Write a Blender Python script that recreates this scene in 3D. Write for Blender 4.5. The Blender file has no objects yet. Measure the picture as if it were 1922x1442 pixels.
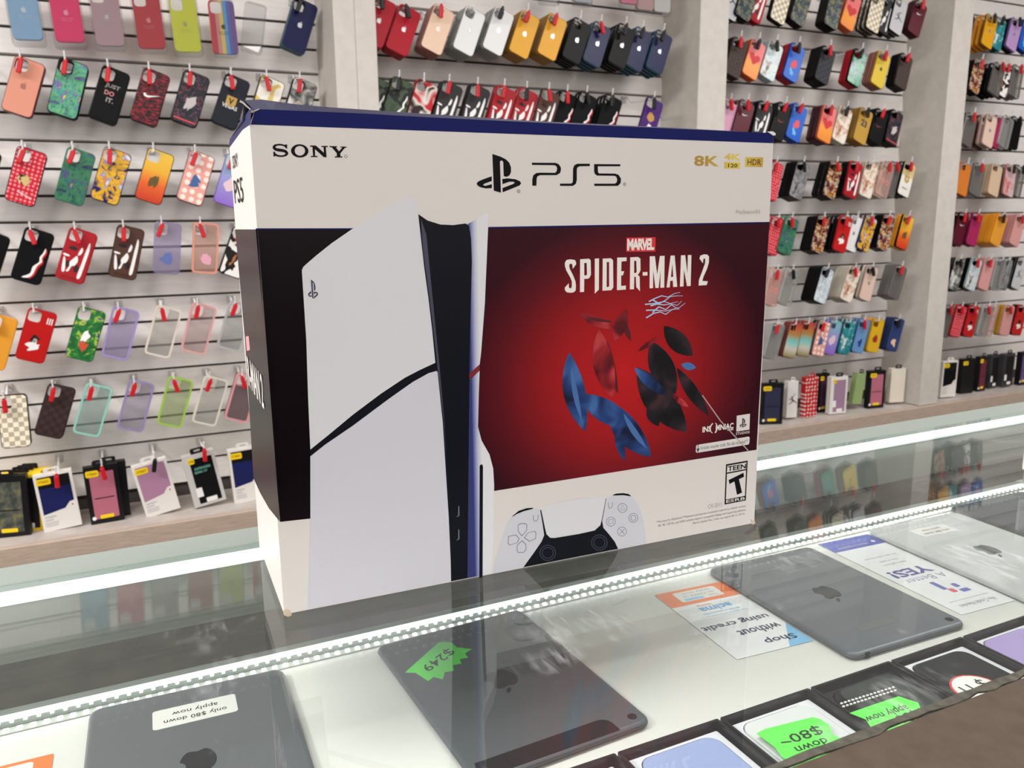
import bpy, math, random
from mathutils import Matrix, Vector
from mathutils.geometry import tessellate_polygon

random.seed(7)
SC = bpy.context.scene
COL = SC.collection
R = math.radians

# ------------------------------------------------------------------ camera
FPX = 1542.57                       # focal length in pixels of a 1922 px wide frame
YAW, PIT, ROL = R(25.582), R(11.374), R(-0.604)
CAM = Vector((0.0, 0.0, 1.314))     # glass counter top is z = 1.0
_fw = Vector((math.sin(YAW)*math.cos(PIT), math.cos(YAW)*math.cos(PIT), -math.sin(PIT)))
_r = _fw.cross(Vector((0, 0, 1))).normalized()
_u = _r.cross(_fw)
CR = _r*math.cos(ROL) + _u*math.sin(ROL)
CU = -_r*math.sin(ROL) + _u*math.cos(ROL)
cam_data = bpy.data.cameras.new('camera')
cam = bpy.data.objects.new('camera', cam_data)
COL.objects.link(cam)
cam_data.sensor_width = 36.0
cam_data.sensor_fit = 'HORIZONTAL'
cam_data.lens = FPX/1922*36.0
cam_data.clip_start = 0.02
cam_data.dof.use_dof = True
cam_data.dof.focus_distance = 0.70
cam_data.dof.aperture_fstop = 15.0
m3 = Matrix((CR, CU, -_fw)).transposed()
cam.matrix_world = Matrix.Translation(CAM) @ m3.to_4x4()
SC.camera = cam

# ------------------------------------------------------------------ world, exposure, room lamps
world = bpy.data.worlds.new('world')
SC.world = world
world.use_nodes = True
world.node_tree.nodes['Background'].inputs[0].default_value = (0.86, 0.84, 0.82, 1)
world.node_tree.nodes['Background'].inputs[1].default_value = 0.07
SC.view_settings.view_transform = 'Standard'
SC.view_settings.look = 'None'
SC.view_settings.gamma = 1.0
SC.view_settings.use_curve_mapping = False
SC.view_settings.exposure = 0.0

LAMPS = [  # x, y, width along x, depth along y, watts : the fluorescent panels of the shop ceiling
    (-0.9, 1.0, 1.2, 0.5, 36), (0.9, 0.70, 1.2, 0.5, 28), (2.7, 1.0, 1.2, 0.5, 38), (4.5, 1.0, 1.2, 0.5, 38),
    (-1.6, -0.9, 1.2, 0.6, 14), (0.2, -0.9, 1.2, 0.6, 10), (2.2, -0.9, 1.2, 0.6, 12),
    (-2.4, 1.0, 0.6, 1.2, 140), (-0.5, -2.6, 1.2, 0.6, 7), (1.8, -2.6, 1.2, 0.6, 7),
]
def add_lamp(i, x, y, sx, sy, w):
    l = bpy.data.lights.new('ceiling_lamp', 'AREA')
    l.shape = 'RECTANGLE'; l.size = sx; l.size_y = sy; l.energy = w
    l.color = (1.0, 0.97, 0.95)
    o = bpy.data.objects.new('ceiling_lamp', l)
    COL.objects.link(o)
    o.location = (x, y, 2.955)
    return o
# added fill light behind the camera, standing in for a bright shop front
_l = bpy.data.lights.new('front_fill_light', 'AREA'); _l.shape = 'RECTANGLE'; _l.size = 8.0; _l.size_y = 1.5; _l.energy = 104; _l.color = (1.0, 0.98, 0.965)
_o = bpy.data.objects.new('front_fill_light', _l); COL.objects.link(_o); _o.location = (1.0, -4.4, 2.15); _o.rotation_euler = (R(90), 0, 0)
for i, L in enumerate(LAMPS):
    add_lamp(i, *L)

# ------------------------------------------------------------------ helpers
def ray(px, py):
    return CR*((px-961)/FPX) - CU*((py-721)/FPX) + _fw
def on_plane(px, py, p0, n):
    d = ray(px, py)
    return CAM + d*(((p0-CAM).dot(n))/d.dot(n))
def on_z(px, py, z): return on_plane(px, py, Vector((0, 0, z)), Vector((0, 0, 1)))
def on_y(px, py, y): return on_plane(px, py, Vector((0, y, 0)), Vector((0, 1, 0)))

def lin(c):
    return tuple(((v/255)/12.92 if v/255 <= 0.04045 else ((v/255+0.055)/1.055)**2.4) for v in c) + (1.0,)

MATS = {}
def mat(name, rgb=(200, 200, 200), rough=0.5, metal=0.0, spec=0.35, emit=0.0, coat=0.0, alpha=1.0):
    if name in MATS: return MATS[name]
    m = bpy.data.materials.new(name); m.use_nodes = True
    b = m.node_tree.nodes['Principled BSDF']
    b.inputs['Base Color'].default_value = lin(rgb)
    b.inputs['Roughness'].default_value = rough
    b.inputs['Metallic'].default_value = metal
    b.inputs['Specular IOR Level'].default_value = spec
    b.inputs['Coat Weight'].default_value = coat
    if emit:
        b.inputs['Emission Color'].default_value = lin(rgb)
        b.inputs['Emission Strength'].default_value = emit
    MATS[name] = m
    return m

def node_mat(name, build, rough=0.35, spec=0.25):
    """material whose base colour comes from build(nodes, links) -> colour socket"""
    if name in MATS: return MATS[name]
    m = mat(name, rough=rough, spec=spec)
    nt = m.node_tree
    s = build(nt.nodes, nt.links)
    nt.links.new(s, nt.nodes['Principled BSDF'].inputs['Base Color'])
    return m

def coord(N, Lk, which='Object', scale=(1, 1, 1), rot=(0, 0, 0), loc=(0, 0, 0)):
    t = N.new('ShaderNodeTexCoord'); mp = N.new('ShaderNodeMapping')
    mp.inputs['Scale'].default_value = scale; mp.inputs['Rotation'].default_value = rot; mp.inputs['Location'].default_value = loc
    Lk.new(t.outputs[which], mp.inputs['Vector'])
    return mp.outputs['Vector']
def ramp(N, Lk, fac, stops, interp='LINEAR'):
    r = N.new('ShaderNodeValToRGB'); r.color_ramp.interpolation = interp
    els = r.color_ramp.elements
    els[0].position, els[0].color = stops[0][0], lin(stops[0][1])
    els[1].position, els[1].color = stops[-1][0], lin(stops[-1][1])
    for p, c in stops[1:-1]:
        e = els.new(p); e.color = lin(c)
    Lk.new(fac, r.inputs['Fac'])
    return r.outputs['Color']
def sep(N, Lk, v, axis):
    s = N.new('ShaderNodeSeparateXYZ'); Lk.new(v, s.inputs[0]); return s.outputs[axis]

def noise_mat(name, stops, scale=40, detail=3, dist=0.0, rough=0.35, stretch=(1, 1, 1), interp='LINEAR'):
    def b(N, Lk):
        n = N.new('ShaderNodeTexNoise'); n.inputs['Scale'].default_value = scale
        n.inputs['Detail'].default_value = detail; n.inputs['Distortion'].default_value = dist
        Lk.new(coord(N, Lk, scale=stretch), n.inputs['Vector'])
        return ramp(N, Lk, n.outputs['Fac'], stops, interp)
    return node_mat(name, b, rough)
def grad_mat(name, stops, axis='Z', lo=-.08, hi=.08, rough=0.3):
    def b(N, Lk):
        v = sep(N, Lk, coord(N, Lk), axis)
        mr = N.new('ShaderNodeMapRange'); mr.inputs['From Min'].default_value = lo; mr.inputs['From Max'].default_value = hi
        Lk.new(v, mr.inputs['Value'])
        return ramp(N, Lk, mr.outputs['Result'], stops)
    return node_mat(name, b, rough)
def checker_mat(name, c1, c2, size=0.0125, rough=0.4):
    def b(N, Lk):
        ck = N.new('ShaderNodeTexChecker'); ck.inputs['Scale'].default_value = 1/size
        ck.inputs['Color1'].default_value = lin(c1); ck.inputs['Color2'].default_value = lin(c2)
        Lk.new(coord(N, Lk, loc=(.003, .006, .003)), ck.inputs['Vector'])
        return ck.outputs['Color']
    return node_mat(name, b, rough)
def dots_mat(name, base, dot, size=0.016, rad=0.35, rough=0.35):
    def b(N, Lk):
        v = N.new('ShaderNodeTexVoronoi'); v.voronoi_dimensions = '2D'; v.inputs['Scale'].default_value = 1/size
        v.inputs['Randomness'].default_value = 0.25
        Lk.new(coord(N, Lk, rot=(R(-90), 0, 0)), v.inputs['Vector'])
        return ramp(N, Lk, v.outputs['Distance'], [(0, dot), (rad, dot), (rad+.04, base), (1, base)])
    return node_mat(name, b, rough)
def clear_mat(name, tint, opac=0.35, rough=0.12):
    """see-through plastic: tinted transparency mixed with a glossy coat"""
    if name in MATS: return MATS[name]
    m = mat(name, tint, rough=rough)
    nt = m.node_tree; N, Lk = nt.nodes, nt.links
    tr = N.new('ShaderNodeBsdfTransparent'); tr.inputs[0].default_value = lin(tuple(min(255, int(c*.55+115)) for c in tint))
    mx = N.new('ShaderNodeMixShader'); mx.inputs[0].default_value = opac
    Lk.new(tr.outputs[0], mx.inputs[1]); Lk.new(N['Principled BSDF'].outputs[0], mx.inputs[2])
    Lk.new(mx.outputs[0], N['Material Output'].inputs[0])
    return m
def speckle(m, rgb_lo, rgb_hi, scale=60, detail=4, rough=None, stretch=(1, 1, 1)):
    nt = m.node_tree
    n = nt.nodes.new('ShaderNodeTexNoise'); n.inputs['Scale'].default_value = scale; n.inputs['Detail'].default_value = detail
    nt.links.new(coord(nt.nodes, nt.links, scale=stretch), n.inputs['Vector'])
    c = ramp(nt.nodes, nt.links, n.outputs['Fac'], [(0.3, rgb_lo), (0.7, rgb_hi)])
    nt.links.new(c, nt.nodes['Principled BSDF'].inputs['Base Color'])
    return m

class MB:
    """collects faces, then links them as one mesh object"""
    def __init__(self): self.v = []; self.f = []; self.mi = []
    def add(self, vs, fs, mi=0):
        o = len(self.v); self.v += [tuple(p) for p in vs]
        for f in fs: self.f.append(tuple(i+o for i in f)); self.mi.append(mi)
        return self
    def box(self, x0, y0, z0, x1, y1, z1, mi=0, bev=0.0):
        if bev > 0:
            b = bev
            lo = [(x0+b, y0+b), (x1-b, y0+b), (x1-b, y1-b), (x0+b, y1-b)]
            def oct_(i): return [(x0+i, y0+b), (x0+b, y0+i), (x1-b, y0+i), (x1-i, y0+b), (x1-i, y1-b), (x1-b, y1-i), (x0+b, y1-i), (x0+i, y1-b)]
            rings = [(oct_(b*.9), z0), (oct_(0), z0+b), (oct_(0), z1-b), (oct_(b*.9), z1)]
            vs = [(p[0], p[1], z) for rg, z in rings for p in rg]
            fs = [tuple(reversed(range(8))), tuple(range(24, 32))]
            for k in range(3):
                for i in range(8):
                    j = (i+1) % 8
                    fs.append((k*8+i, k*8+j, k*8+8+j, k*8+8+i))
            return self.add(vs, fs, mi)
        vs = [(x0, y0, z0), (x1, y0, z0), (x1, y1, z0), (x0, y1, z0), (x0, y0, z1), (x1, y0, z1), (x1, y1, z1), (x0, y1, z1)]
        fs = [(3, 2, 1, 0), (4, 5, 6, 7), (0, 1, 5, 4), (1, 2, 6, 5), (2, 3, 7, 6), (3, 0, 4, 7)]
        return self.add(vs, fs, mi)
    def tube(self, pts, rad, n=8, mi=0):
        pts = [Vector(p) for p in pts]
        rings = []
        for i, p in enumerate(pts):
            d = (pts[min(i+1, len(pts)-1)]-pts[max(i-1, 0)]).normalized()
            a = d.cross(Vector((0, 0, 1)) if abs(d.z) < .9 else Vector((1, 0, 0))).normalized(); b = d.cross(a)
            rings.append([p+a*rad*math.cos(t)+b*rad*math.sin(t) for t in [2*math.pi*k/n for k in range(n)]])
        vs = [q for rg in rings for q in rg]; fs = []
        for k in range(len(pts)-1):
            for i in range(n):
                j = (i+1) % n; fs.append((k*n+i, k*n+j, k*n+n+j, k*n+n+i))
        fs += [tuple(reversed(range(n))), tuple(range((len(pts)-1)*n, len(pts)*n))]
        return self.add(vs, fs, mi)
    def flat(self, polys, fn, mi=0):
        """polys: outer outline and holes (2D); fn maps (x, y) to 3D"""
        tri = tessellate_polygon([[Vector((p[0], p[1], 0)) for p in q] for q in polys])
        pts = [p for q in polys for p in q]
        fs = []
        for t in tri:
            a, b, c = (pts[i] for i in t)
            s = (b[0]-a[0])*(c[1]-a[1])-(b[1]-a[1])*(c[0]-a[0])
            if abs(s) < 1e-14: continue
            fs.append(t if s > 0 else (t[0], t[2], t[1]))
        return self.add([fn(*p) for p in pts], fs, mi)
    def plate(self, polys, fn0, fn1, mi=0, side=None):
        """solid plate: fn0 maps the lower face, fn1 the upper"""
        self.flat(polys, fn1, mi)
        o = len(self.f); self.flat(polys, fn0, mi)
        self.f[o:] = [tuple(reversed(f)) for f in self.f[o:]]
        for k, q in enumerate(polys):
            n = len(q); vs = [fn0(*p) for p in q]+[fn1(*p) for p in q]
            fs = [(i, (i+1) % n, n+(i+1) % n, n+i) for i in range(n)]
            if (area(q) > 0) == (k > 0): fs = [tuple(reversed(f)) for f in fs]
            self.add(vs, fs, mi if side is None else side)
        return self
    def mesh(self, name, mats, smooth=False):
        me = bpy.data.meshes.new(name)
        me.from_pydata(self.v, [], self.f); me.update()
        for m in mats: me.materials.append(m)
        if len(mats) > 1: me.polygons.foreach_set('material_index', self.mi)
        if smooth: me.polygons.foreach_set('use_smooth', [True]*len(me.polygons))
        return me
    def build(self, name, mats, parent=None, smooth=False):
        if not isinstance(mats, (list, tuple)): mats = [mats]
        return link(name, self.mesh(name, mats, smooth), parent)

def area(q): return sum(q[i][0]*q[(i+1) % len(q)][1]-q[(i+1) % len(q)][0]*q[i][1] for i in range(len(q)))/2
def link(name, data, parent=None):
    o = bpy.data.objects.new(name, data); COL.objects.link(o)
    if parent is not None: o.parent = parent
    return o
def tag(o, label=None, cat=None, group=None, kind=None):
    if label: o['label'] = label
    if cat: o['category'] = cat
    if group: o['group'] = group
    if kind: o['kind'] = kind
    return o
def empty(name, M=None):
    o = bpy.data.objects.new(name, None); COL.objects.link(o); o.empty_display_size = 0.02
    if M is not None: o.matrix_world = M
    return o
def slots(o, mats):
    for s, m in zip(o.material_slots, mats): s.link = 'OBJECT'; s.material = m
    return o

# 2D shapes
def rrect(w, h, r, cx=0, cy=0, n=5):
    out = []
    for sx, sy, a0 in ((1, 1, 0), (-1, 1, 90), (-1, -1, 180), (1, -1, 270)):
        for k in range(n+1):
            a = R(a0+90*k/n); out.append((cx+sx*(w/2-r)+r*math.cos(a), cy+sy*(h/2-r)+r*math.sin(a)))
    return out
def ell(rx, ry=None, cx=0, cy=0, n=20, rot=0, a0=0, a1=360):
    ry = rx if ry is None else ry; out = []
    full = abs(a1-a0) >= 360
    for k in range(n if full else n+1):
        a = R(a0+(a1-a0)*k/n); x, y = rx*math.cos(a), ry*math.sin(a)
        out.append((cx+x*math.cos(rot)-y*math.sin(rot), cy+x*math.sin(rot)+y*math.cos(rot)))
    return out
def stroke(pts, w, w1=None):
    """ribbon outline along a polyline, tapering from w to w1"""
    w1 = w if w1 is None else w1
    L, Rr = [], []
    for i, p in enumerate(pts):
        a = pts[max(i-1, 0)]; b = pts[min(i+1, len(pts)-1)]
        dx, dy = b[0]-a[0], b[1]-a[1]; l = math.hypot(dx, dy) or 1
        k = (w+(w1-w)*i/(len(pts)-1))/2
        if 0 < i < len(pts)-1:
            ux, uy = p[0]-a[0], p[1]-a[1]; vx, vy = b[0]-p[0], b[1]-p[1]
            c = (ux*vx+uy*vy)/((math.hypot(ux, uy)*math.hypot(vx, vy)) or 1)
            k /= max(.5, math.sqrt(max(0, (1+c)/2)))
        nx, ny = -dy/l*k, dx/l*k
        L.append((p[0]+nx, p[1]+ny)); Rr.append((p[0]-nx, p[1]-ny))
    return L+Rr[::-1]
def bez(p0, p1, p2, p3, n=8):
    return [tuple((1-t)**3*p0[i]+3*(1-t)**2*t*p1[i]+3*(1-t)*t*t*p2[i]+t**3*p3[i] for i in (0, 1)) for t in [k/n for k in range(n+1)]]
def smooth_poly(pts, n=4, closed=True):
    """Catmull-Rom through the points"""
    out = []; N = len(pts)
    for i in range(N if closed else N-1):
        p = [pts[(i+k) % N] if closed else pts[min(max(i+k, 0), N-1)] for k in (-1, 0, 1, 2)]
        for s in range(n):
            t = s/n
            out.append(tuple(0.5*(2*p[1][c]+(p[2][c]-p[0][c])*t+(2*p[0][c]-5*p[1][c]+4*p[2][c]-p[3][c])*t*t+(3*p[1][c]-p[0][c]-3*p[2][c]+p[3][c])*t**3) for c in (0, 1)))
    if not closed: out.append(pts[-1])
    return out
def xf(q, sx=1, sy=None, dx=0, dy=0, rot=0):
    sy = sx if sy is None else sy; c, s = math.cos(rot), math.sin(rot)
    return [(dx+(p[0]*sx)*c-(p[1]*sy)*s, dy+(p[0]*sx)*s+(p[1]*sy)*c) for p in q]

_TXT = {}
def text2d(s, bold=0.0, space=1.0):
    """the string as 2D triangles, in a box of width w and height h (cap height about 0.73)"""
    key = (s, bold, space)
    if key in _TXT: return _TXT[key]
    c = bpy.data.curves.new('lettering', 'FONT'); c.body = s; c.size = 1.0; c.offset = bold; c.space_character = space
    c.resolution_u = 2; c.align_x = 'CENTER'
    o = bpy.data.objects.new('lettering', c); COL.objects.link(o)
    dg = bpy.context.evaluated_depsgraph_get()
    me = o.evaluated_get(dg).to_mesh()
    vs = [(v.co.x, v.co.y) for v in me.vertices]; fs = [tuple(p.vertices) for p in me.polygons]
    o.evaluated_get(dg).to_mesh_clear()
    bpy.data.objects.remove(o); bpy.data.curves.remove(c)
    x0 = min(v[0] for v in vs); x1 = max(v[0] for v in vs); y0 = min(v[1] for v in vs); y1 = max(v[1] for v in vs)
    vs = [((v[0]-x0)/(x1-x0)-.5, (v[1]-y0)/(y1-y0)-.5) for v in vs]
    _TXT[key] = (vs, fs, x1-x0, y1-y0)
    return _TXT[key]
def put_text(mb, s, fn, cx, cy, w, h=None, rot=0, bold=0.0, mi=0, space=1.0, shear=0.0):
    """write s centred at (cx, cy), w wide (and h tall), through fn(x, y) -> 3D"""
    vs, fs, tw, th = text2d(s, bold, space)
    if h is None: h = w*th/tw
    c, n = math.cos(rot), math.sin(rot)
    P = []
    for x, y in vs:
        X, Y = x*w+shear*y*h, y*h
        P.append(fn(cx+X*c-Y*n, cy+X*n+Y*c))
    mb.add(P, fs, mi)
def Z(zoom, *pts):
    """points read in an enlarged crop of the photograph -> photograph pixels"""
    ox, oy, s = zoom
    return [(ox+a/s, oy+b/s) for a, b in pts]

# fruit logo with a bite and a leaf, about 1 unit tall
FRUIT = smooth_poly([(0, .34), (.14, .40), (.28, .38), (.385, .27)], 4, False) + smooth_poly([(.385, .27), (.30, .14), (.30, -.02), (.42, -.15)], 4, False)[1:] + \
        smooth_poly([(.42, -.15), (.34, -.36), (.22, -.49), (.10, -.48), (0, -.45), (-.10, -.48), (-.22, -.49), (-.36, -.32), (-.43, -.06), (-.39, .20), (-.26, .37), (-.12, .39), (0, .34)], 4, False)[1:-1]
LEAF = smooth_poly([(.0, .45), (.02, .58), (.17, .70), (.17, .58), (.09, .47)], 4)

# ================================================================== the room
WALL_Y, FRONT_Y = 2.92, 2.68        # slatwall face, front of the columns and of the wooden ledge
ROW0, PITCH = 1.796, 0.2398         # one row line of the slatwall and the distance between row lines

def structure(name, mb, m, label=None):
    o = mb.build(name, m); o['kind'] = 'structure'
    if label: tag(o, label)
    return o

M_floor = speckle(mat('floor_tile', (84, 80, 77), rough=.5), (75, 72, 69), (94, 90, 86), 9)
M_wall = mat('wall_paint', (196, 188, 180), rough=.7)
M_slat = speckle(mat('slat_laminate', (226, 221, 217), rough=.42), (222, 216, 212), (231, 226, 222), 14, 3, stretch=(.6, 1, 9))
M_groove = mat('slat_groove', (70, 64, 60), rough=.8)
M_col = speckle(mat('column_paint', (204, 198, 190), rough=.5), (200, 194, 186), (208, 202, 194), 30)
M_wood = speckle(mat('ledge_wood', (184, 164, 148), rough=.55), (174, 154, 138), (192, 173, 157), 18, 5, stretch=(1.2, 14, 14))
M_ledge = speckle(mat('ledge_top', (186, 178, 172), rough=.5), (178, 168, 161), (194, 186, 180), 22, 4)
M_dark = mat('dark_panel_paint', (42, 39, 38), rough=.6)
M_white = mat('white_plastic', (232, 230, 226), rough=.4)
M_black = mat('black_plastic', (14, 14, 16), rough=.35)
M_chrome = mat('steel', (200, 202, 205), rough=.25, metal=1.0)

structure('floor', MB().box(-5, -4.5, -.1, 7.5, 3.2, 0), M_floor)
structure('ceiling', MB().box(-5, -4.5, 3.0, 7.5, 3.2, 3.1), mat('ceiling_tile', (214, 210, 204), rough=.9))
structure('wall_left', MB().box(-5.1, -4.5, 0, -5, 3.2, 3.0), M_wall)
structure('wall_right', MB().box(7.5, -4.5, 0, 7.6, 3.2, 3.0), M_wall)
structure('wall_front', MB().box(-5, -4.6, 0, 7.5, -4.5, 3.0), M_wall)

wf = MB().box(-3.1, -4.5, 1.32, 5.1, -4.44, 1.40).box(-3.1, -4.5, 2.90, 5.1, -4.44, 2.98)
for i in range(5): wf.box(-3.1+i*2.03, -4.5, 1.40, -3.02+i*2.03, -4.44, 2.90)
structure('fill_light_frame', wf, mat('fill_frame_paint', (190, 190, 188), rough=.4))  # invented frame around the added fill light; the wall has no opening

# slatwall: three boards to a row; the lowest board of each row stands a little proud and catches the light
sl = MB()
XA, XB = -3.0, 6.6
rows = [ROW0 + PITCH*k for k in range(-5, 5)]
sl.box(XA, WALL_Y+.012, .33, XB, 3.02, 2.76, 1)
for zr in rows:
    top = zr; g = .0085; b = PITCH/3
    for k in range(3):
        z1 = top - b*k - g/2*(1 if k else .45); z0 = top - b*(k+1) + g/2
        if z0 < .385: continue
        if k < 2:
            sl.box(XA, WALL_Y, z0, XB, WALL_Y+.013, z1)
        else:
            sl.add([(XA, WALL_Y, z1), (XB, WALL_Y, z1), (XB, WALL_Y-.008, z0+.002), (XA, WALL_Y-.008, z0+.002), (XA, WALL_Y+.013, z0-.002), (XB, WALL_Y+.013, z0-.002), (XA, WALL_Y+.013, z1), (XB, WALL_Y+.013, z1)],
                   [(0, 3, 2, 1), (3, 4, 5, 2), (0, 1, 7, 6), (0, 6, 4, 3), (1, 2, 5, 7)])
structure('wall_back', sl, [M_slat, M_groove], 'white slatwall with dark grooves behind the hanging phone cases')
structure('dark_reflection_board', MB().box(-3, WALL_Y-.03, 2.05, .684, 3.0, 3.0), mat('reflection_board_grey', (128, 122, 118), rough=.6))  # unseen board added to darken what the glass top mirrors of this bay
structure('wall_back_upper', MB().box(.684, WALL_Y+.001, 2.757, 6.6, 3.0, 3.0), M_wall)
COLS = [(.684, .820, .752), (2.090, 2.226, None), (3.497, 3.626, None)]
for i, (x0, x1, seam) in enumerate(COLS):
    mb = MB()
    if seam:
        mb.box(x0, FRONT_Y, .392, seam-.001, WALL_Y+.02, 2.98, 0, .0015)
        mb.box(seam+.001, FRONT_Y, .392, x1, WALL_Y+.02, 2.98, 0, .0015)
        mb.box(seam-.0015, FRONT_Y+.003, .392, seam+.0015, WALL_Y, 2.98)
    else:
        mb.box(x0, FRONT_Y, .392, x1, WALL_Y+.02, 2.98, 0, .002)
    structure('trim_%d' % (i+1), mb, M_col)
ld = MB().box(-3, FRONT_Y+.004, .372, 6.6, 3.0, .390, 0)
ledge = ld.build('wall_ledge', M_ledge)
tag(ledge, 'long grey-topped wooden ledge along the foot of the slatwall', 'shelf')
MB().box(-3, FRONT_Y-.016, .328, 6.6, FRONT_Y+.004, .3905, 0, .003).build('front_board', M_wood, ledge)
MB().box(-3, 2.76, .0, 6.6, 2.80, .372).build('base_panel', M_dark, ledge)

# ================================================================== the counter
def glass_mat(name, ior=1.5, tint=(251, 253, 252), smudge=True):
    m = bpy.data.materials.new(name); m.use_nodes = True
    nt = m.node_tree; N, Lk = nt.nodes, nt.links
    N.remove(N['Principled BSDF'])
    geo = N.new('ShaderNodeNewGeometry')
    mr = N.new('ShaderNodeMapRange'); mr.inputs['To Min'].default_value = ior; mr.inputs['To Max'].default_value = 1/ior
    Lk.new(geo.outputs['Backfacing'], mr.inputs['Value'])
    fr = N.new('ShaderNodeFresnel'); Lk.new(mr.outputs['Result'], fr.inputs['IOR'])
    tr = N.new('ShaderNodeBsdfTransparent'); tr.inputs[0].default_value = lin(tint)
    gl = N.new('ShaderNodeBsdfGlossy'); gl.inputs['Roughness'].default_value = .015
    mx = N.new('ShaderNodeMixShader')
    Lk.new(fr.outputs[0], mx.inputs[0]); Lk.new(tr.outputs[0], mx.inputs[1]); Lk.new(gl.outputs[0], mx.inputs[2])
    out = mx.outputs[0]
    if smudge:
        n1 = N.new('ShaderNodeTexNoise'); n1.inputs['Scale'].default_value = 9; n1.inputs['Detail'].default_value = 5; n1.inputs['Distortion'].default_value = .6
        n2 = N.new('ShaderNodeTexNoise'); n2.inputs['Scale'].default_value = 70; n2.inputs['Detail'].default_value = 3; n2.inputs['Distortion'].default_value = 1.5
        Lk.new(coord(N, Lk, scale=(1, 1.6, 1), rot=(0, 0, .5)), n1.inputs['Vector'])
        Lk.new(coord(N, Lk, scale=(1, .25, 1), rot=(0, 0, -.6)), n2.inputs['Vector'])
        a = N.new('ShaderNodeMapRange'); a.inputs['From Min'].default_value = .60; a.inputs['From Max'].default_value = .78; Lk.new(n1.outputs['Fac'], a.inputs['Value'])
        b = N.new('ShaderNodeMapRange'); b.inputs['From Min'].default_value = .45; b.inputs['From Max'].default_value = .75; Lk.new(n2.outputs['Fac'], b.inputs['Value'])
        mu = N.new('ShaderNodeMath'); mu.operation = 'MULTIPLY'; Lk.new(a.outputs['Result'], mu.inputs[0]); Lk.new(b.outputs['Result'], mu.inputs[1])
        m2 = N.new('ShaderNodeMath'); m2.operation = 'MULTIPLY_ADD'; m2.inputs[1].default_value = .34; m2.inputs[2].default_value = .010; Lk.new(mu.outputs[0], m2.inputs[0])
        df = N.new('ShaderNodeBsdfDiffuse'); df.inputs[0].default_value = (.85, .87, .87, 1)
        mx2 = N.new('ShaderNodeMixShader'); Lk.new(m2.outputs[0], mx2.inputs[0]); Lk.new(out, mx2.inputs[1]); Lk.new(df.outputs[0], mx2.inputs[2])
        out = mx2.outputs[0]
    Lk.new(out, N['Material Output'].inputs[0])
    return m
M_glass = glass_mat('counter_glass', 1.55)
M_pane = glass_mat('pane_glass', 1.5, (244, 249, 246), False)
M_alu = mat('counter_frame', (134, 142, 136), rough=.5)
M_shelfw = mat('display_board', (222, 221, 216), rough=.28)
M_led = mat('diode_light', (250, 255, 251), emit=5.0)
M_diff = mat('diffuser_light', (246, 255, 250), emit=1.05)
M_tube = mat('tube_light', (242, 255, 249), emit=1.1)
M_rim = speckle(mat('rim_paint', (78, 67, 58), rough=.75, spec=.15), (74, 63, 54), (82, 71, 62), 70, 5)
M_worn = speckle(mat('rim_worn_edge', (74, 72, 64), rough=.75, spec=.2), (60, 59, 52), (88, 85, 76), 140, 5)

SHELF_Z = .880
X0, X1 = -1.2, 1.335
counter = empty('display_counter', Matrix.Translation((0, .58, 0)))
tag(counter, 'glass-topped shop counter with white lit shelf under the games console box', 'counter')
W2C = Matrix.Translation((0, -.58, 0))
def cpart(name, mb, m, par=None):
    mb.v = [(x, y-.58, z) for x, y, z in mb.v]
    return mb.build(name, m, counter if par is None else par)
gt = MB().box(X0, .296, .992, 2.9, .808, 1.0)
cpart('glass_top', gt, M_glass)
rim = cpart('wooden_rim', MB().box(X0, .06, .93, 2.9, .3125, 1.0012, 0, .001), M_rim)
wm = MB(); rng = random.Random(3)
prev = None; xs = [X0+i*.012 for i in range(int((2.9-X0)/.012))]
outl = [(x, .3185+rng.uniform(-.0006, .0006)) for x in xs]; inl = [(x, .3125+rng.uniform(-.0022, .0022)) for x in xs]
wm.plate([inl+outl[::-1]], lambda x, y: (x, y, 1.0003), lambda x, y: (x, y, 1.0018))
cpart('worn_edge', wm, M_worn)
cpart('display_shelf', MB().box(X0, .305, .862, 2.9, .786, SHELF_Z, 0, .001), M_shelfw)
cpart('case_front', MB().box(X0, .285, 0, 2.9, .304, .93), M_rim)
cpart('case_base', MB().box(X0, .305, 0, 2.9, .856, .42), M_dark)
bar = cpart('led_channel', MB().box(X0, .7775, SHELF_Z, X1, .786, .8940, 0, .0008), M_alu)
cpart('diffuser', MB().box(X0, .7768, .8872, X1, .7776, .8928), M_diff, bar)
tp = cpart('led_tape', MB().box(X0, .7665, SHELF_Z+.0002, X1, .7765, SHELF_Z+.0010), mat('tape_white', (170, 172, 166), rough=.4), bar)
dd = MB()
nd = int((X1-X0)/.0104)
for i in range(nd):
    x = X0+.004+i*.0104
    dd.box(x, .7693, SHELF_Z+.001, x+.0042, .7732, SHELF_Z+.0026)
    dd.box(x+.0052, .7752, SHELF_Z+.0055, x+.0080, .7772, SHELF_Z+.0080)  # upper row: the tape's reflection in the channel, built as glowing dots
d = cpart('diodes_and_reflection', dd, M_led, bar); d['kind'] = 'stuff'
cpart('back_rail', MB().box(X0, .8075, .925, 2.9, .850, 1.0012, 0, .001), M_alu)
cpart('tube_lamp', MB().tube([(X0, .8000, .9905), (2.9, .8000, .9905)], .0062, 10), M_tube)
cpart('customer_pane', MB().box(X0, .836, .42, 2.9, .842, .925), M_pane)

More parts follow.
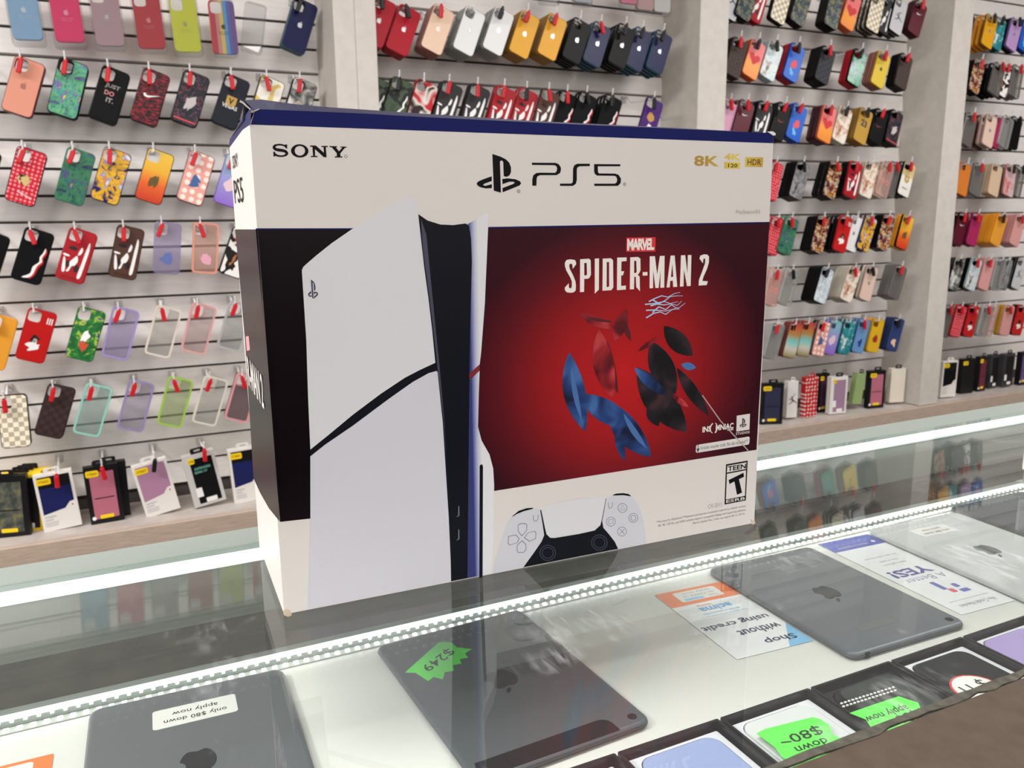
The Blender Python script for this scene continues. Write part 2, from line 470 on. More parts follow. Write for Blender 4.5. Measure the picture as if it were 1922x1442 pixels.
# ------------------------------------------------------------------ flat things on the lit shelf
def shelf_frame(a, b, z):
    """frame of a thing read from the far side: local +x runs from image right to left, +y towards the camera"""
    A, B = on_z(*a, z), on_z(*b, z)
    ex = (A-B).normalized(); ey = Vector((0, 0, 1)).cross(ex)
    return A, B, ex, ey
def frame_matrix(A, B, h, z):
    ex = (A-B); ex.z = 0; ex.normalize(); ey = Vector((0, 0, 1)).cross(ex)
    o = (A+B)/2 + ey*h/2; o.z = z
    M = Matrix.Identity(4)
    for i, v in enumerate((ex, ey, Vector((0, 0, 1)))):
        for k in range(3): M[k][i] = v[k]
    M.translation = o
    return M
def flat_at(z): return lambda x, y: (x, y, z)

def tablet(a, b, w, h, rgb, label, edge=.0, band=None, logo=(16, 18, 24), cam=True, corner=.011, smart=False):
    A, B = on_z(*a, SHELF_Z+.0075), on_z(*b, SHELF_Z+.0075)
    mid = (A+B)/2; e = (A-B).normalized(); A, B = mid+e*w/2, mid-e*w/2
    t = empty('tablet', frame_matrix(A, B, h, SHELF_Z+.0004)); tag(t, label, 'tablet', 'tablets lying face down on the lit shelf')
    m = mat('tablet_metal_%d_%d' % (rgb[0], w*10000), rgb, rough=.42, metal=.35)
    mb = MB(); T = .0072
    rings = []
    for ins, z in ((.004, 0), (.0012, .0012), (0, .0032), (.0008, .0055), (.0022, .0067), (.0042, T)):
        rings.append([(x, y, z) for x, y in rrect(w-2*ins, h-2*ins, max(.004, corner-ins), n=6)])
    n = len(rings[0])
    mb.add([p for r in rings for p in r], [tuple(reversed(range(n))), tuple(range(5*n, 6*n))] +
           [(k*n+i, k*n+(i+1) % n, k*n+n+(i+1) % n, k*n+n+i) for k in range(5) for i in range(n)])
    mb.build('metal_back', m, t)
    lg = mat('logo_gloss_%d' % logo[0], logo, rough=.22, spec=.2)
    q = MB(); s = .033 if w > .15 else .028
    q.flat([xf(FRUIT, s, s, 0, 0)], flat_at(T+.00015)); q.flat([xf(LEAF, s, s)], flat_at(T+.00015))
    q.build('logo', lg, t)
    if cam:
        q = MB(); q.plate([ell(.0042, cx=-(w/2-.0135), cy=h/2-.0125)], flat_at(T-.001), flat_at(T+.0004))
        q.build('camera_lens', M_black, t)
    if band:
        q = MB(); bw, bh = w*.60, .0135
        pts = [(-w/2+.02+bw*1.14, h/2-.0022)] + [(-w/2+.02+bw*1.14, h/2-.009)] + bez((-w/2+.02+bw*1.14, h/2-.010), (-w/2+.02+bw*1.14, h/2-.019), (-w/2+.02+bw*1.1, h/2-.0225), (-w/2+.02+bw*1.02, h/2-.0225), 6) + [(-w/2+.03, h/2-.0225), (-w/2+.0085, h/2-.0225), (-w/2+.006, h/2-.012), (-w/2+.010, h/2-.0035)]
        pts = [(-x, y) for x, y in pts]; q.plate([pts[::-1] if area(pts) < 0 else pts], flat_at(T-.002), flat_at(T+.0002)); q.build('antenna_cover', mat('antenna_plastic', (18, 19, 22), rough=.25, spec=.2), t)
    return t, T, w, h

def price_tag(par, z, pts, lines, name='price_tag', rgb=(98, 226, 84)):
    q = MB(); q.plate([pts if area(pts) > 0 else pts[::-1]], flat_at(z), flat_at(z+.0003))
    g = q.build(name, mat('tag_green', rgb, rough=.6), par)
    w = MB()
    for s, cx, cy, ww, hh, rot in lines: put_text(w, s, flat_at(z+.00045), cx, cy, ww, hh, rot, .006, shear=.15)
    w.build('handwriting', mat('marker_ink', (20, 26, 22), rough=.5), g)
    return g

tA, T, tw, th = tablet((172, 1330), (527, 1252), .1695, .24, (112, 115, 120), 'light grey tablet under the small down payment label')
lb = MB(); lb.plate([rrect(.070, .030, .003, -.002, -th/2+.045)], flat_at(T), flat_at(T+.0003))
l_ = lb.build('payment_label', M_white, tA)
lt = MB(); put_text(lt, 'only $80 down', flat_at(T+.0005), -.002, -th/2+.0505, .052, .0075); put_text(lt, 'apply now', flat_at(T+.0005), -.002, -th/2+.0400, .038, .0075)
lt.build('lettering', M_black, l_)
lt = MB(); put_text(lt, 'iPad', flat_at(T+.0002), .0, -th/2+.024, .014, .004); lt.build('model_lettering', mat('engraved_grey', (96, 100, 108)), tA)

tB, T, tw, th = tablet((703, 1212), (975, 1141), .1695, .240, (94, 98, 103), 'dark grey tablet with a green starburst price tag', band=True)
st = [(-.058, -.5), (.0, 0)]
def burst(par_inv, z, px): return [tuple((par_inv @ on_z(x, y, z)).xy) for x, y in px]
zz = SHELF_Z+.0076
inv = tB.matrix_world.inverted()
tagpx = Z((660, 1100, 3.2033), (322, 522), (525, 340), (600, 340), (632, 372), (722, 382), (680, 408), (700, 432), (648, 442), (660, 468), (610, 478), (614, 512), (560, 520), (548, 563), (492, 548), (460, 573), (385, 524))
pts = burst(inv, zz, tagpx)
def local_px(inv, z, px, py): return (inv @ on_z(px, py, z)).xy
c0 = local_px(inv, zz, *Z((660, 1100, 3.2033), (520, 445))[0])
e0 = local_px(inv, zz, *Z((660, 1100, 3.2033), (455, 492))[0]); e1 = local_px(inv, zz, *Z((660, 1100, 3.2033), (590, 395))[0])
ang = math.atan2(e0.y-e1.y, e0.x-e1.x)
price_tag(tB, T, pts, [('$249', c0.x, c0.y, .043, .014, ang)])
q = MB()
for k in range(3): q.plate([ell(.0012, .0016, tw/2-.0035, .0+.0042*k-.004)], flat_at(.0058), flat_at(.0066))
q.build('side_contacts', M_chrome, tB)

tC, T, tw, th = tablet((1328.7, 1065.8), (1515.3, 1024.6), .165, .232, (114, 118, 125), 'mid grey tablet between the two paper flyers')
lt = MB(); put_text(lt, 'iPad', flat_at(T+.0002), 0, -th/2+.032, .015, .004); lt.build('model_lettering', mat('engraved_grey'), tC)
q = MB(); q.plate([rrect(.056, .011, .002, .008, th/2-.038)], flat_at(T-.0002), flat_at(T+.00015)); q.build('tape_residue', mat('residue_grey', (106, 108, 110), rough=.6), tC)
q = MB(); q.plate([ell(.003, .003, tw/2-.020, th/2-.001)], flat_at(.002), flat_at(.0060)); q.build('headphone_socket', M_black, tC)
tD, T, tw, th = tablet((1626, 993), (1792, 960), .172, .240, (214, 216, 217), 'silver tablet with a white label right of the blue-headed flyer', logo=(70, 72, 76), cam=False)
lb = MB(); lb.plate([rrect(.064, .026, .003, .006, -th/2+.042)], flat_at(T), flat_at(T+.0003)); l_ = lb.build('payment_label', M_white, tD)
lt = MB(); put_text(lt, 'only $80 down', flat_at(T+.0005), .006, -th/2+.047, .046, .0062); put_text(lt, 'apply now', flat_at(T+.0005), .006, -th/2+.0375, .034, .0062); lt.build('lettering', mat('grey_ink', (110, 110, 114)), l_)
tE, T, tw, th = tablet((1784, 950.4), (1912, 921), .170, .240, (70, 74, 81), 'dark grey tablet at the right end of the lit shelf')

def flyer(name, label, px, build_parts):
    A, B = on_z(*px[0], SHELF_Z+.001), on_z(*px[1], SHELF_Z+.001)
    C_, D_ = on_z(*px[2], SHELF_Z+.001), on_z(*px[3], SHELF_Z+.001)
    w = ((A-B).length+(C_-D_).length)/2; h = ((A-C_).length+(B-D_).length)/2
    t = empty(name, frame_matrix(A, B, h, SHELF_Z+.0004)); tag(t, label, 'flyer', 'payment flyers on the lit shelf')
    # skew so that the sheet keeps the direction of its long edges
    MB().plate([[(-w/2, -h/2), (w/2, -h/2), (w/2, h/2), (-w/2, h/2)]], flat_at(0), flat_at(.0003)).build('sheet', mat('flyer_paper', (236, 236, 238), rough=.45), t)
    build_parts(t, w, h)
    return t
INK = mat('navy_ink', (60, 58, 92), rough=.5); GREYINK = mat('pale_ink', (150, 154, 166), rough=.5)
def acima(t, w, h):
    z = .0005
    b = MB().plate([[(-w/2, -h/2), (w/2, -h/2), (w/2, -h*.265), (-w/2, -h*.265)]], flat_at(.0003), flat_at(z)).build('orange_band', mat('orange_ink', (238, 122, 58), rough=.5), t)
    MB().plate([rrect(w*.60, h*.155, .003, .0, -h*.385)], flat_at(z), flat_at(z+.0002)).build('message_panel', M_white, b)
    q = MB(); put_text(q, 'Text', flat_at(z+.0004), -w*.17, -h*.335, w*.14, h*.026); put_text(q, 'to 22462 to', flat_at(z+.0004), -.0, -h*.378, w*.44, h*.030); put_text(q, 'apply now.', flat_at(z+.0004), .0, -h*.425, w*.42, h*.032); q.build('message_lettering', GREYINK, b)
    MB().flat([[(-w*.02, -h*.348), (w*.24, -h*.348), (w*.24, -h*.318), (-w*.02, -h*.318)]], flat_at(z+.0004)).build('blue_field', mat('sky_ink', (140, 196, 236)), b)
    q = MB(); put_text(q, 'acima', flat_at(z), 0, -h*.155, w*.44, h*.075, bold=.02); q.build('brand_lettering', mat('sky_blue_ink', (104, 180, 230)), t)
    q = MB(); put_text(q, 'leasing', flat_at(z), w*.10, -h*.222, w*.2, h*.03); q.build('orange_lettering', mat('orange_ink'), t)
    q = MB(); put_text(q, 'Get approved to lease up to', flat_at(z), 0, -h*.055, w*.62, h*.026); put_text(q, '$4,000 in merchandise', flat_at(z), 0, -h*.092, w*.5, h*.026); q.build('small_lettering', mat('sky_ink'), t)
    q = MB()
    for s, y, ww in (('Shop', .385, .40), ('without', .235, .56), ('using credit', .085, .90)): put_text(q, s, flat_at(z), w*.02-(w*.9-ww*w)/2*.9, h*y, w*ww, h*.085, bold=.02)
    q.build('slogan_lettering', INK, t)
    MB().flat([[(-w/2, h/2), (-w/2, h*.22), (-w*.18, h/2)]], flat_at(z)).build('blue_corner', mat('corner_blue_ink', (128, 190, 232)), t)
flyer('paper_flyer', 'orange-banded paper flyer left of the mid grey tablet', [(1229, 1117), (1357, 1091), (1378, 1240), (1520, 1203)], acima)
def better(t, w, h):
    z = .0005
    b = MB().plate([[(-w/2, -h/2), (w/2, -h/2), (w/2, -h*.355), (-w/2, -h*.355)]], flat_at(.0003), flat_at(z)).build('blue_band', mat('royal_ink', (70, 84, 176), rough=.5), t)
    q = MB(); put_text(q, 'katapult.com/getstarted', flat_at(z+.0002), .006, -h*.39, w*.6, h*.022); q.flat([ell(w*.035, cx=-w*.36, cy=-h*.40)], flat_at(z+.0002)); q.build('band_lettering', M_white, b)
    q = MB(); put_text(q, 'A Better', flat_at(z), 0, h*.115, w*.72, h*.052, bold=-.015); q.build('thin_lettering', mat('violet_ink', (120, 118, 170)), t)
    q = MB(); put_text(q, 'YES!', flat_at(z), w*.03, h*.02, w*.72, h*.088, bold=.03); q.build('bold_lettering', mat('royal_ink2', (74, 72, 150)), t)
    q = MB()
    for s, y in (('No Credit Needed', .435),): put_text(q, s, flat_at(z), 0, h*y, w*.62, h*.030)
    for s, y, ww in (('Same-as-cash option', -.10, .44), ('Easy to apply', -.145, .34), ('Get approved in seconds', -.205, .62)): put_text(q, s, flat_at(z), 0, h*y, w*ww, h*.018)
    q.flat([[(-w*.36, h*.38), (w*.36, h*.38), (w*.36, h*.383), (-w*.36, h*.383)]], flat_at(z)); q.build('small_lettering', GREYINK, t)
    q = MB(); k = w*.09
    q.flat([rrect(k*1.7, k*.95, .001, -w*.17, h*.305)], flat_at(z)); q.flat([rrect(k*.95, k*1.2, .001, -w*.17, h*.245)], flat_at(z)); q.flat([rrect(k*.9, k*2.7, .001, w*.06, h*.215)], flat_at(z)); q.build('blue_blocks', mat('block_blue', (104, 112, 188)), t)
    MB().flat([rrect(k*.95, k*1.2, .001, w*.0, h*.285)], flat_at(z)).build('red_block', mat('block_red', (222, 96, 112)), t)
flyer('paper_flyer', 'white payment flyer with blue head reading A Better YES', [(1536, 1021.5), (1627, 1003), (1807, 1156.5), (1902, 1124.6)], better)
def orange_card(t, w, h):
    z = .0005
    MB().plate([[(-w/2, -h/2), (w/2, -h/2), (w/2, -h*.265), (-w/2, -h*.265)]], flat_at(.0003), flat_at(z)).build('orange_band', mat('orange_ink'), t)
    MB().plate([rrect(w*.60, h*.155, .003, .0, -h*.385)], flat_at(z), flat_at(z+.0002)).build('message_panel', M_white, t)
flyer('paper_flyer', 'orange-topped paper flyer at the near left corner of the shelf', [(-95, 1462), (110, 1412), (-60, 1640), (130, 1590)], orange_card)

# ------------------------------------------------------------------ boxed phones along the near edge of the shelf
BZ = .922
PB = [on_z(x, y, BZ) for x, y in ((1152.6, 1410), (1340, 1350), (1510, 1297), (1659, 1246), (1806.5, 1196))]
step = (PB[4]-PB[0]).x/4; yb = sum(p.y for p in PB)/5
def phone_box(i, label, phone_m, insert_m, extra=None):
    w = step-.0022; h = .172; d = BZ-SHELF_Z
    xl = PB[0].x+step*i
    M = Matrix(((-1, 0, 0, xl+step/2), (0, -1, 0, yb-h/2), (0, 0, 1, SHELF_Z+.0003), (0, 0, 0, 1)))
    t = empty('boxed_phone', M); tag(t, label, 'phone', 'boxed phones along the near edge of the shelf')
    wall = .0022
    mb = MB()
    mb.plate([rrect(w, h, .001, n=1), rrect(w-2*wall, h-2*wall, .0006, n=1)[::-1]], flat_at(0), flat_at(d))
    mb.plate([rrect(w-2*wall, h-2*wall, .0006, n=1)], flat_at(0), flat_at(.006))
    mb.build('carton', mat('carton_black', (22, 23, 27), rough=.3), t)
    iw, ih = w-2*wall-.006, h-2*wall-.007
    ins = MB(); pw, ph = .0715, .148
    ins.plate([rrect(iw, ih, .001, n=1), rrect(pw+.0016, ph+.0016, .012, 0, -.003)[::-1]], flat_at(.007), flat_at(d-.006))
    ins.plate([rrect(pw+.0016, ph+.0016, .012, 0, -.003)], flat_at(.007), flat_at(d-.018))
    ins.build('tray_insert', insert_m, t)
    p = MB(); zz0, zz1 = d-.0125, d-.0048
    rg = [[(x, y-.003, z) for x, y in rrect(pw-2*q, ph-2*q, .0115-q, n=6)] for q, z in ((.001, zz0), (0, zz0+.001), (0, zz1-.001), (.001, zz1))]
    n = len(rg[0])
    p.add([v for r in rg for v in r], [tuple(reversed(range(n))), tuple(range(3*n, 4*n))]+[(k*n+a, k*n+(a+1) % n, k*n+n+(a+1) % n, k*n+n+a) for k in range(3) for a in range(n)])
    ph_ = p.build('handset', phone_m, t)
    if extra: extra(t, ph_, zz1)
    return t
TZ = (1420, 1140, 3.829)
WI = mat('insert_white', (216, 216, 222), rough=.5)
BI = mat('insert_black', (24, 26, 29), rough=.4)
def white_label(t, ph_, z):
    MB().plate([rrect(.034, .026, .002, -.004, .035)], flat_at(z), flat_at(z+.0003)).build('payment_label', M_white, t)
def tag80(t, ph_, z):
    inv = t.matrix_world.inverted(); zw = SHELF_Z+z+.004
    pts = burst(inv, zw, Z(TZ, (0, 912), (60, 880), (400, 795), (455, 808), (520, 850), (545, 920), (640, 965), (520, 1090), (400, 1200), (300, 1240), (230, 1110), (180, 1080), (130, 1010), (60, 958)))
    c1, c2, d0, d1 = [local_px(inv, zw, *p) for p in Z(TZ, (350, 915), (400, 1000), (250, 972), (175, 980))]
    ax = (local_px(inv, zw, *Z(TZ, (240, 950))[0])-local_px(inv, zw, *Z(TZ, (460, 880))[0])); an = math.atan2(ax.y, ax.x)
    price_tag(t, z+.004, pts, [('$80', c1.x, c1.y, .030, .0115, an), ('down', c2.x, c2.y, .030, .0080, an)])
    q = MB(); q.flat([stroke([tuple(d0), tuple(d1)], .0012)], flat_at(z+.0046)); q.build('price_dash', mat('marker_ink'), t)
def tag50(t, ph_, z):
    inv = t.matrix_world.inverted(); zw = SHELF_Z+z+.006
    pts = burst(inv, zw, Z(TZ, (668, 765), (840, 705), (1020, 645), (1080, 665), (1160, 690), (1185, 742), (1120, 860), (900, 940), (830, 882), (785, 812)))
    c1, c2 = [local_px(inv, zw, *p) for p in Z(TZ, (935, 765), (1085, 790))]
    ax = (local_px(inv, zw, *Z(TZ, (800, 800))[0])-local_px(inv, zw, *Z(TZ, (1080, 715))[0])); an = math.atan2(ax.y, ax.x)
    price_tag(t, z+.006, pts, [('apply now', c1.x, c1.y, .044, .010, an), ('$50', c2.x, c2.y, .022, .012, an)])
    q = MB()
    for r_ in range(2):
        for k in range(15): p_ = local_px(inv, zw, *Z(TZ, (612+k*26.5+r_*14, 690-k*8.2+r_*22))[0]); q.plate([ell(.0013, .0010, p_.x, p_.y)], flat_at(z+.0050), flat_at(z+.0058))
    c = MB().plate([rrect(.066, .142, .010, 0, -.001)], flat_at(z+.0036), flat_at(z+.0048)).build('clear_sleeve', clear_mat('sleeve_plastic', (150, 158, 155), .12, .05), t)
    q.build('perforations', M_white, c)
def red_label(t, ph_, z):
    inv = t.matrix_world.inverted(); cc = local_px(inv, SHELF_Z+z, *Z(TZ, (1590, 590))[0])
    q = MB(); q.plate([ell(.023, .021, cc.x, cc.y)], flat_at(z), flat_at(z+.0003)); b = q.build('round_label', mat('label_red', (214, 52, 48)), t)
    MB().plate([ell(.0212, .0192, cc.x, cc.y)], flat_at(z+.0003), flat_at(z+.0005)).build('label_centre', M_white, b)
    q = MB(); put_text(q, '$ 11', flat_at(z+.0007), cc.x, cc.y-.004, .028, .013); q.build('label_lettering', mat('marker_ink'), b)
phone_box(-1, 'pale boxed phone at the left end of the row of black boxes', mat('phone_pale', (214, 214, 216), rough=.25), WI)
phone_box(0, 'light blue boxed phone with a white label', mat('phone_blue', (150, 164, 206), rough=.2), WI, white_label)
phone_box(1, 'white boxed phone under the green $80 down tag', mat('phone_white', (214, 216, 216), rough=.2), WI, tag80)
phone_box(2, 'black boxed phone under the green apply now tag', mat('phone_black', (24, 27, 30), rough=.2), BI, tag50)
phone_box(3, 'black boxed phone with a round red-edged label', mat('phone_graphite', (32, 34, 38), rough=.15), WI, red_label)
phone_box(4, 'lilac boxed phone at the right end of the row of boxes', mat('phone_lilac', (170, 152, 204), rough=.2), WI)

# small white sign at the right end of the counter glass
sp = on_z(1920, 908, 1.0)
sg = empty('sign_holder', Matrix.Translation((sp.x, sp.y, 1.0))); tag(sg, 'small white sign holder standing at the right end of the counter glass', 'sign')
MB().box(-.0045, -.002, .018, .075, .001, .056, 0, .001).build('sign_card', M_white, sg)
MB().box(.000, -.0015, .001, .070, .0005, .019).build('stem', clear_mat('stem_plastic', (214, 218, 214), .3), sg)
MB().box(-.001, -.008, 0, .070, .008, .0015).build('foot', clear_mat('stem_plastic', (214, 218, 214), .3), sg)

# ================================================================== the games console box
BO = Vector((.0982, .6387, 1.0004)); BA = R(-1.8865)
BE = Vector((math.cos(BA), math.sin(BA), 0)); BN = Vector((-math.sin(BA), math.cos(BA), 0))
BW, BH, BD = .4784, .392, .157
def F(*px):
    """photograph pixels -> (across, up) on the front of the box"""
    out = []
    for x, y in px:
        p = on_plane(x, y, BO, BN)-BO; out.append((p.dot(BE), p.z))
    return out
def Sd(*px):
    """photograph pixels -> (depth, up) on the left side of the box"""
    out = []
    for x, y in px:
        p = on_plane(x, y, BO, BE)-BO; out.append((p.dot(BN), p.z))
    return out
def fr(off): return lambda x, y: (x, -off*.22, y)
def sd(off): return lambda x, y: (-off*.22 if 0 < off < .002 else -off, x, y)

M_card = mat('carton_white', (220, 214, 210), rough=.42, spec=.35)
M_navy = mat('carton_navy', (16, 24, 90), rough=.36, spec=.08)
M_ink = mat('print_black', (15, 14, 17), rough=.45, spec=.08)
M_inkp = mat('print_charcoal', (16, 18, 27), rough=.36, spec=.10)
M_plum = mat('print_plum', (15, 6, 12), rough=.26, spec=.10)
M_lav = mat('print_lavender', (206, 205, 214), rough=.40, spec=.35)
M_lav2 = mat('print_pale', (216, 215, 220), rough=.40, spec=.35)
M_tear = mat('torn_board', (206, 190, 168), rough=.8)
M_wht = mat('print_white', (238, 232, 226), rough=.42)
M_gold = grad_mat('print_gold', [(0, (176, 140, 44)), (.5, (226, 200, 84)), (1, (190, 150, 50))], 'X', .40, .47, rough=.35)
M_greyp = mat('print_grey', (120, 116, 112), rough=.5)
def uvred(N, Lk):
    v = coord(N, Lk)
    mp = N.new('ShaderNodeVectorMath'); mp.operation = 'SUBTRACT'
    c = F((1170, 700))[0]; mp.inputs[1].default_value = (c[0], 0, c[1]); Lk.new(v, mp.inputs[0])
    sc = N.new('ShaderNodeVectorMath'); sc.operation = 'MULTIPLY'; sc.inputs[1].default_value = (1/.158, 0, 1/.142); Lk.new(mp.outputs[0], sc.inputs[0])
    ln = N.new('ShaderNodeVectorMath'); ln.operation = 'LENGTH'; Lk.new(sc.outputs[0], ln.inputs[0])
    return ramp(N, Lk, ln.outputs['Value'], [(0, (188, 34, 36)), (.42, (158, 30, 34)), (.78, (92, 22, 31)), (1, (52, 15, 25))])
M_red = node_mat('print_red', uvred, rough=.32, spec=.08)
def blueglow(N, Lk):
    v = sep(N, Lk, coord(N, Lk), 'X')
    u0 = F((884, 700))[0][0]; u1 = F((902, 700))[0][0]
    mr = N.new('ShaderNodeMapRange'); mr.inputs['From Min'].default_value = u0; mr.inputs['From Max'].default_value = u1; Lk.new(v, mr.inputs['Value'])
    return ramp(N, Lk, mr.outputs['Result'], [(0, (48, 54, 112)), (.22, (112, 118, 176)), (.6, (190, 192, 208)), (1, (222, 222, 226))])
M_glow = node_mat('print_blue_edge', blueglow, rough=.4)

box = empty('console_box', Matrix.Translation(BO) @ Matrix.Rotation(BA, 4, 'Z'))
tag(box, 'large white, navy and red games console box standing on the glass counter', 'box')
# carton: front edge follows the slightly crushed top, sides are flat board
topf = F((478, 208), (487, 205), (560, 208), (680, 213), (800, 220), (1100, 234.5), (1300, 243), (1452, 250))
topf = [(max(.0006, u), v) for u, v in topf]; topf[-1] = (BW, topf[-1][1])
def Bk(px, py, dep):
    p = on_plane(px, py, BO+BN*dep, BN)-BO; return (p.dot(BE), dep, p.z)
lipd = .010
lip = [Bk(x, y, lipd) for x, y in ((458, 188), (462, 184.5), (495, 187), (545, 194.5), (600, 200), (760, 211), (1000, 227), (1300, 241.5))]
lip = [(max(u, -.004), d_, z) for u, d_, z in lip] + [(BW, lipd, topf[-1][1]+.001)]
zbl = Bk(431, 264, BD)[2]
body = MB()
front = [(0, 0, 0), (BW, 0, 0)] + [(u, 0, v) for u, v in topf[::-1]] + [(0, 0, F((470.5, 234))[0][1])]
body.flat([[(p[0], p[2]) for p in front]], lambda x, y: (x, 0, y))
body.add([(0, 0, 0), (0, BD, 0), (0, BD, zbl), (.0006, 0, topf[0][1]), (0, 0, F((470.5, 234))[0][1])], [(0, 4, 3, 2, 1)])
body.add([(BW, 0, 0), (BW, BD, 0), (BW, BD, BH), (BW, 0, topf[-1][1])], [(0, 1, 2, 3)])
body.add([(0, BD, 0), (BW, BD, 0), (BW, BD, BH), (0, BD, zbl)], [(3, 2, 1, 0)])
body.add([(0, 0, 0), (BW, 0, 0), (BW, BD, 0), (0, BD, 0)], [(3, 2, 1, 0)])
body.build('carton', M_card, box)
top = MB()
n = len(topf); ll = [lip[min(i, len(lip)-1)] for i in range(len(lip))]
tf = [(u, -.0001, v) for u, v in topf]
# lip: strip between the front edge and the raised rear edge of the lid
import bisect
def samp(poly, t):
    xs = [p[0] for p in poly]; 
    if t <= xs[0]: return poly[0]
    if t >= xs[-1]: return poly[-1]
    i = bisect.bisect(xs, t)-1; k = (t-xs[i])/((xs[i+1]-xs[i]) or 1)
    return tuple(poly[i][c]+(poly[i+1][c]-poly[i][c])*k for c in range(3))
ts = [k/40 for k in range(41)]
A_ = [samp(tf, tf[0][0]+(BW-tf[0][0])*t) for t in ts]; B_ = [samp(lip, lip[0][0]+(BW-lip[0][0])*t) for t in ts]
Cc = [(b[0] if 0 < k < 40 else b[0], .03, min(b[2], BH)-.004) for k, b in enumerate(B_)]
vs = A_+B_+Cc+[(0, BD, zbl), (BW, BD, BH)]
fs = [(k, k+1, 42+k, 41+k) for k in range(40)]+[(41+k, 42+k, 83+k, 82+k) for k in range(40)]
fs += [tuple(range(82, 123))+(124, 123)]
top.add(vs, fs)
top.build('lid', mat('lid_navy', (46, 46, 68), rough=.32), box)
q = MB()
q.flat([[(max(.0004, u), v) for u, v in F((470.5, 234))]+[(BW-.0002, F((1452, 269))[0][1])]+topf[::-1]], fr(.0003))
q.flat([Sd((470.3, 234), (466, 236.5), (455, 244), (429.5, 279), (430.5, 263), (467, 207), (472, 205))], sd(.0003))
q.build('navy_band', M_navy, box)
q = MB()
pts = Sd((468, 205), (456.5, 193), (433, 252), (431.5, 262))
q.plate([pts if area(pts) > 0 else pts[::-1]], sd(-.004), sd(-.0032))
q.build('folded_flap', mat('flap_navy', (22, 26, 92), rough=.4), box)
q = MB()
for seg in (((450, 190), (456, 193), (462, 199), (468, 204), (474, 211), (478, 206)), ((470, 210), (476, 209), (486, 205))):
    pts = F(*seg); q.plate([stroke([(u, v) for u, v in pts], .0014, .0006)], lambda x, y: (x, -.0010, y), lambda x, y: (x, -.0004, y))
q.build('torn_edge', mat('torn_pale', (216, 206, 192), rough=.8), box)
q = MB(); pts = F((540, 194), (556, 190), (565, 184.5), (572, 190), (578, 199), (560, 200))
q.plate([pts if area(pts) > 0 else pts[::-1]], lambda x, y: (x, .0135, y), lambda x, y: (x, .0125, y)); q.build('torn_flap', M_tear, box)
q = MB()
pts = F((1440, 247), (1450, 246.5), (1455.5, 250), (1455.5, 254), (1451, 254.5)); q.plate([pts if area(pts) > 0 else pts[::-1]], fr(-.002), fr(.0006)); q.build('torn_corner', M_wht, box)
q = MB()
for seg in (((531, 1147), (536, 1143), (545, 1146), (548, 1155), (541, 1158), (533, 1155)), ((1409, 975), (1416, 977), (1417.5, 983), (1411, 985))):
    pts = F(*seg); q.plate([pts if area(pts) > 0 else pts[::-1]], fr(-.003), fr(.0015))
q.build('scuffed_corners', M_tear, box)

# front print -----------------------------------------------------------
P1 = (400, 160, 2.8833); P2 = (400, 640, 2.67); P4 = (860, 520, 2.403)
rp = MB(); rp.flat([F((882, 428.5), (1444, 418.3), (1419.9, 844.5), (884, 928.6))], fr(.0004)); rp.build('red_panel', M_red, box)
dp = MB(); dp.flat([F((480, 430.5), (670, 430.3), (670, 973), (582, 973.6), (525.7, 979.9))], fr(.0004))
dp.flat([Sd((484, 430.7), (441.5, 430.7), (460, 640), (476, 898), (488, 924.6), (505, 954.6), (525.5, 979.7))], sd(.0004)); dp.build('dark_panel', M_plum, box)
q = MB(); q.flat([F((480, 428.7), (664, 428.5), (664, 431), (480, 431))], fr(.0006)); q.flat([F((914, 426.2), (1444.5, 416.6), (1444.3, 419), (914, 429))], fr(.0006)); q.build('blue_line', M_navy, box)

LG = (880, 270, 6.2)
def ps_logo(mb, place, off):
    stem = [(273, 118), (370, 150), (430, 180), (470, 220), (490, 275), (490, 330), (472, 368), (440, 385), (405, 375), (400, 215), (390, 198), (375, 195), (361, 207), (373, 570), (290, 545)]
    lw = [(265, 378), (267, 432), (180, 465), (165, 480), (190, 490), (267, 470), (268, 515), (200, 520), (130, 505), (95, 478), (92, 455), (115, 435), (170, 412)]
    rw = [(388, 410), (450, 402), (540, 412), (595, 436), (608, 462), (590, 485), (393, 565), (391, 515), (515, 468), (535, 452), (510, 440), (470, 442), (391, 470)]
    for s in (stem, lw, rw): mb.flat([place(s)], fr(off))
con = empty('console_picture'); con.parent = box
up = F(*Z(P1, (480, 1003), (487, 985), (500, 972), (560, 920), (640, 856), (750, 780), (870, 705), (960, 650), (1030, 610), (1052, 602), (1068, 600), (1083, 607), (1094, 622), (1101, 645), (1110, 715), (1143, 1000))) + F((804, 560), (811, 620), (816.9, 681.2), (788, 694.5), (759.6, 709.3), (714.6, 739.3), (662.2, 778.6), (617.2, 816), (582.4, 844.1), (578, 740), (574.9, 640))
MB().flat([up], fr(.0008)).build('upper_side_plate', M_lav2, con)
lo = F((819.5, 696.4), (804.5, 700.5), (774.5, 717.2), (729.6, 748.9), (662, 799.3), (609.7, 835.1), (582.4, 856.8)) + [F((582.5, 1000))[0]]+[(F((578.5, 1148))[0][0], .0006), (F((846.6, 1096))[0][0], .0006)] + F((845.7, 1052), (842, 969.6), (836.3, 879.7), (830.7, 789.8))
MB().flat([lo], fr(.0008)).build('lower_side_plate', M_lav, con)
blk = F((785, 402), (802.4, 414), (826.6, 421.6), (850.9, 422.6), (866, 420.5), (874, 419.5), (880.4, 424), (884, 448), (885.6, 489.5), (884, 660), (881, 760), (879.4, 864.7)) + [(F((877.6, 1090))[0][0], .0006), (F((846, 1096))[0][0], .0006)] + F((842, 969.6), (836.3, 879.7), (830.7, 789.8), (821, 696), (816, 675), (804, 560), (796, 500))
MB().flat([blk], fr(.0006)).build('black_core', M_inkp, con)
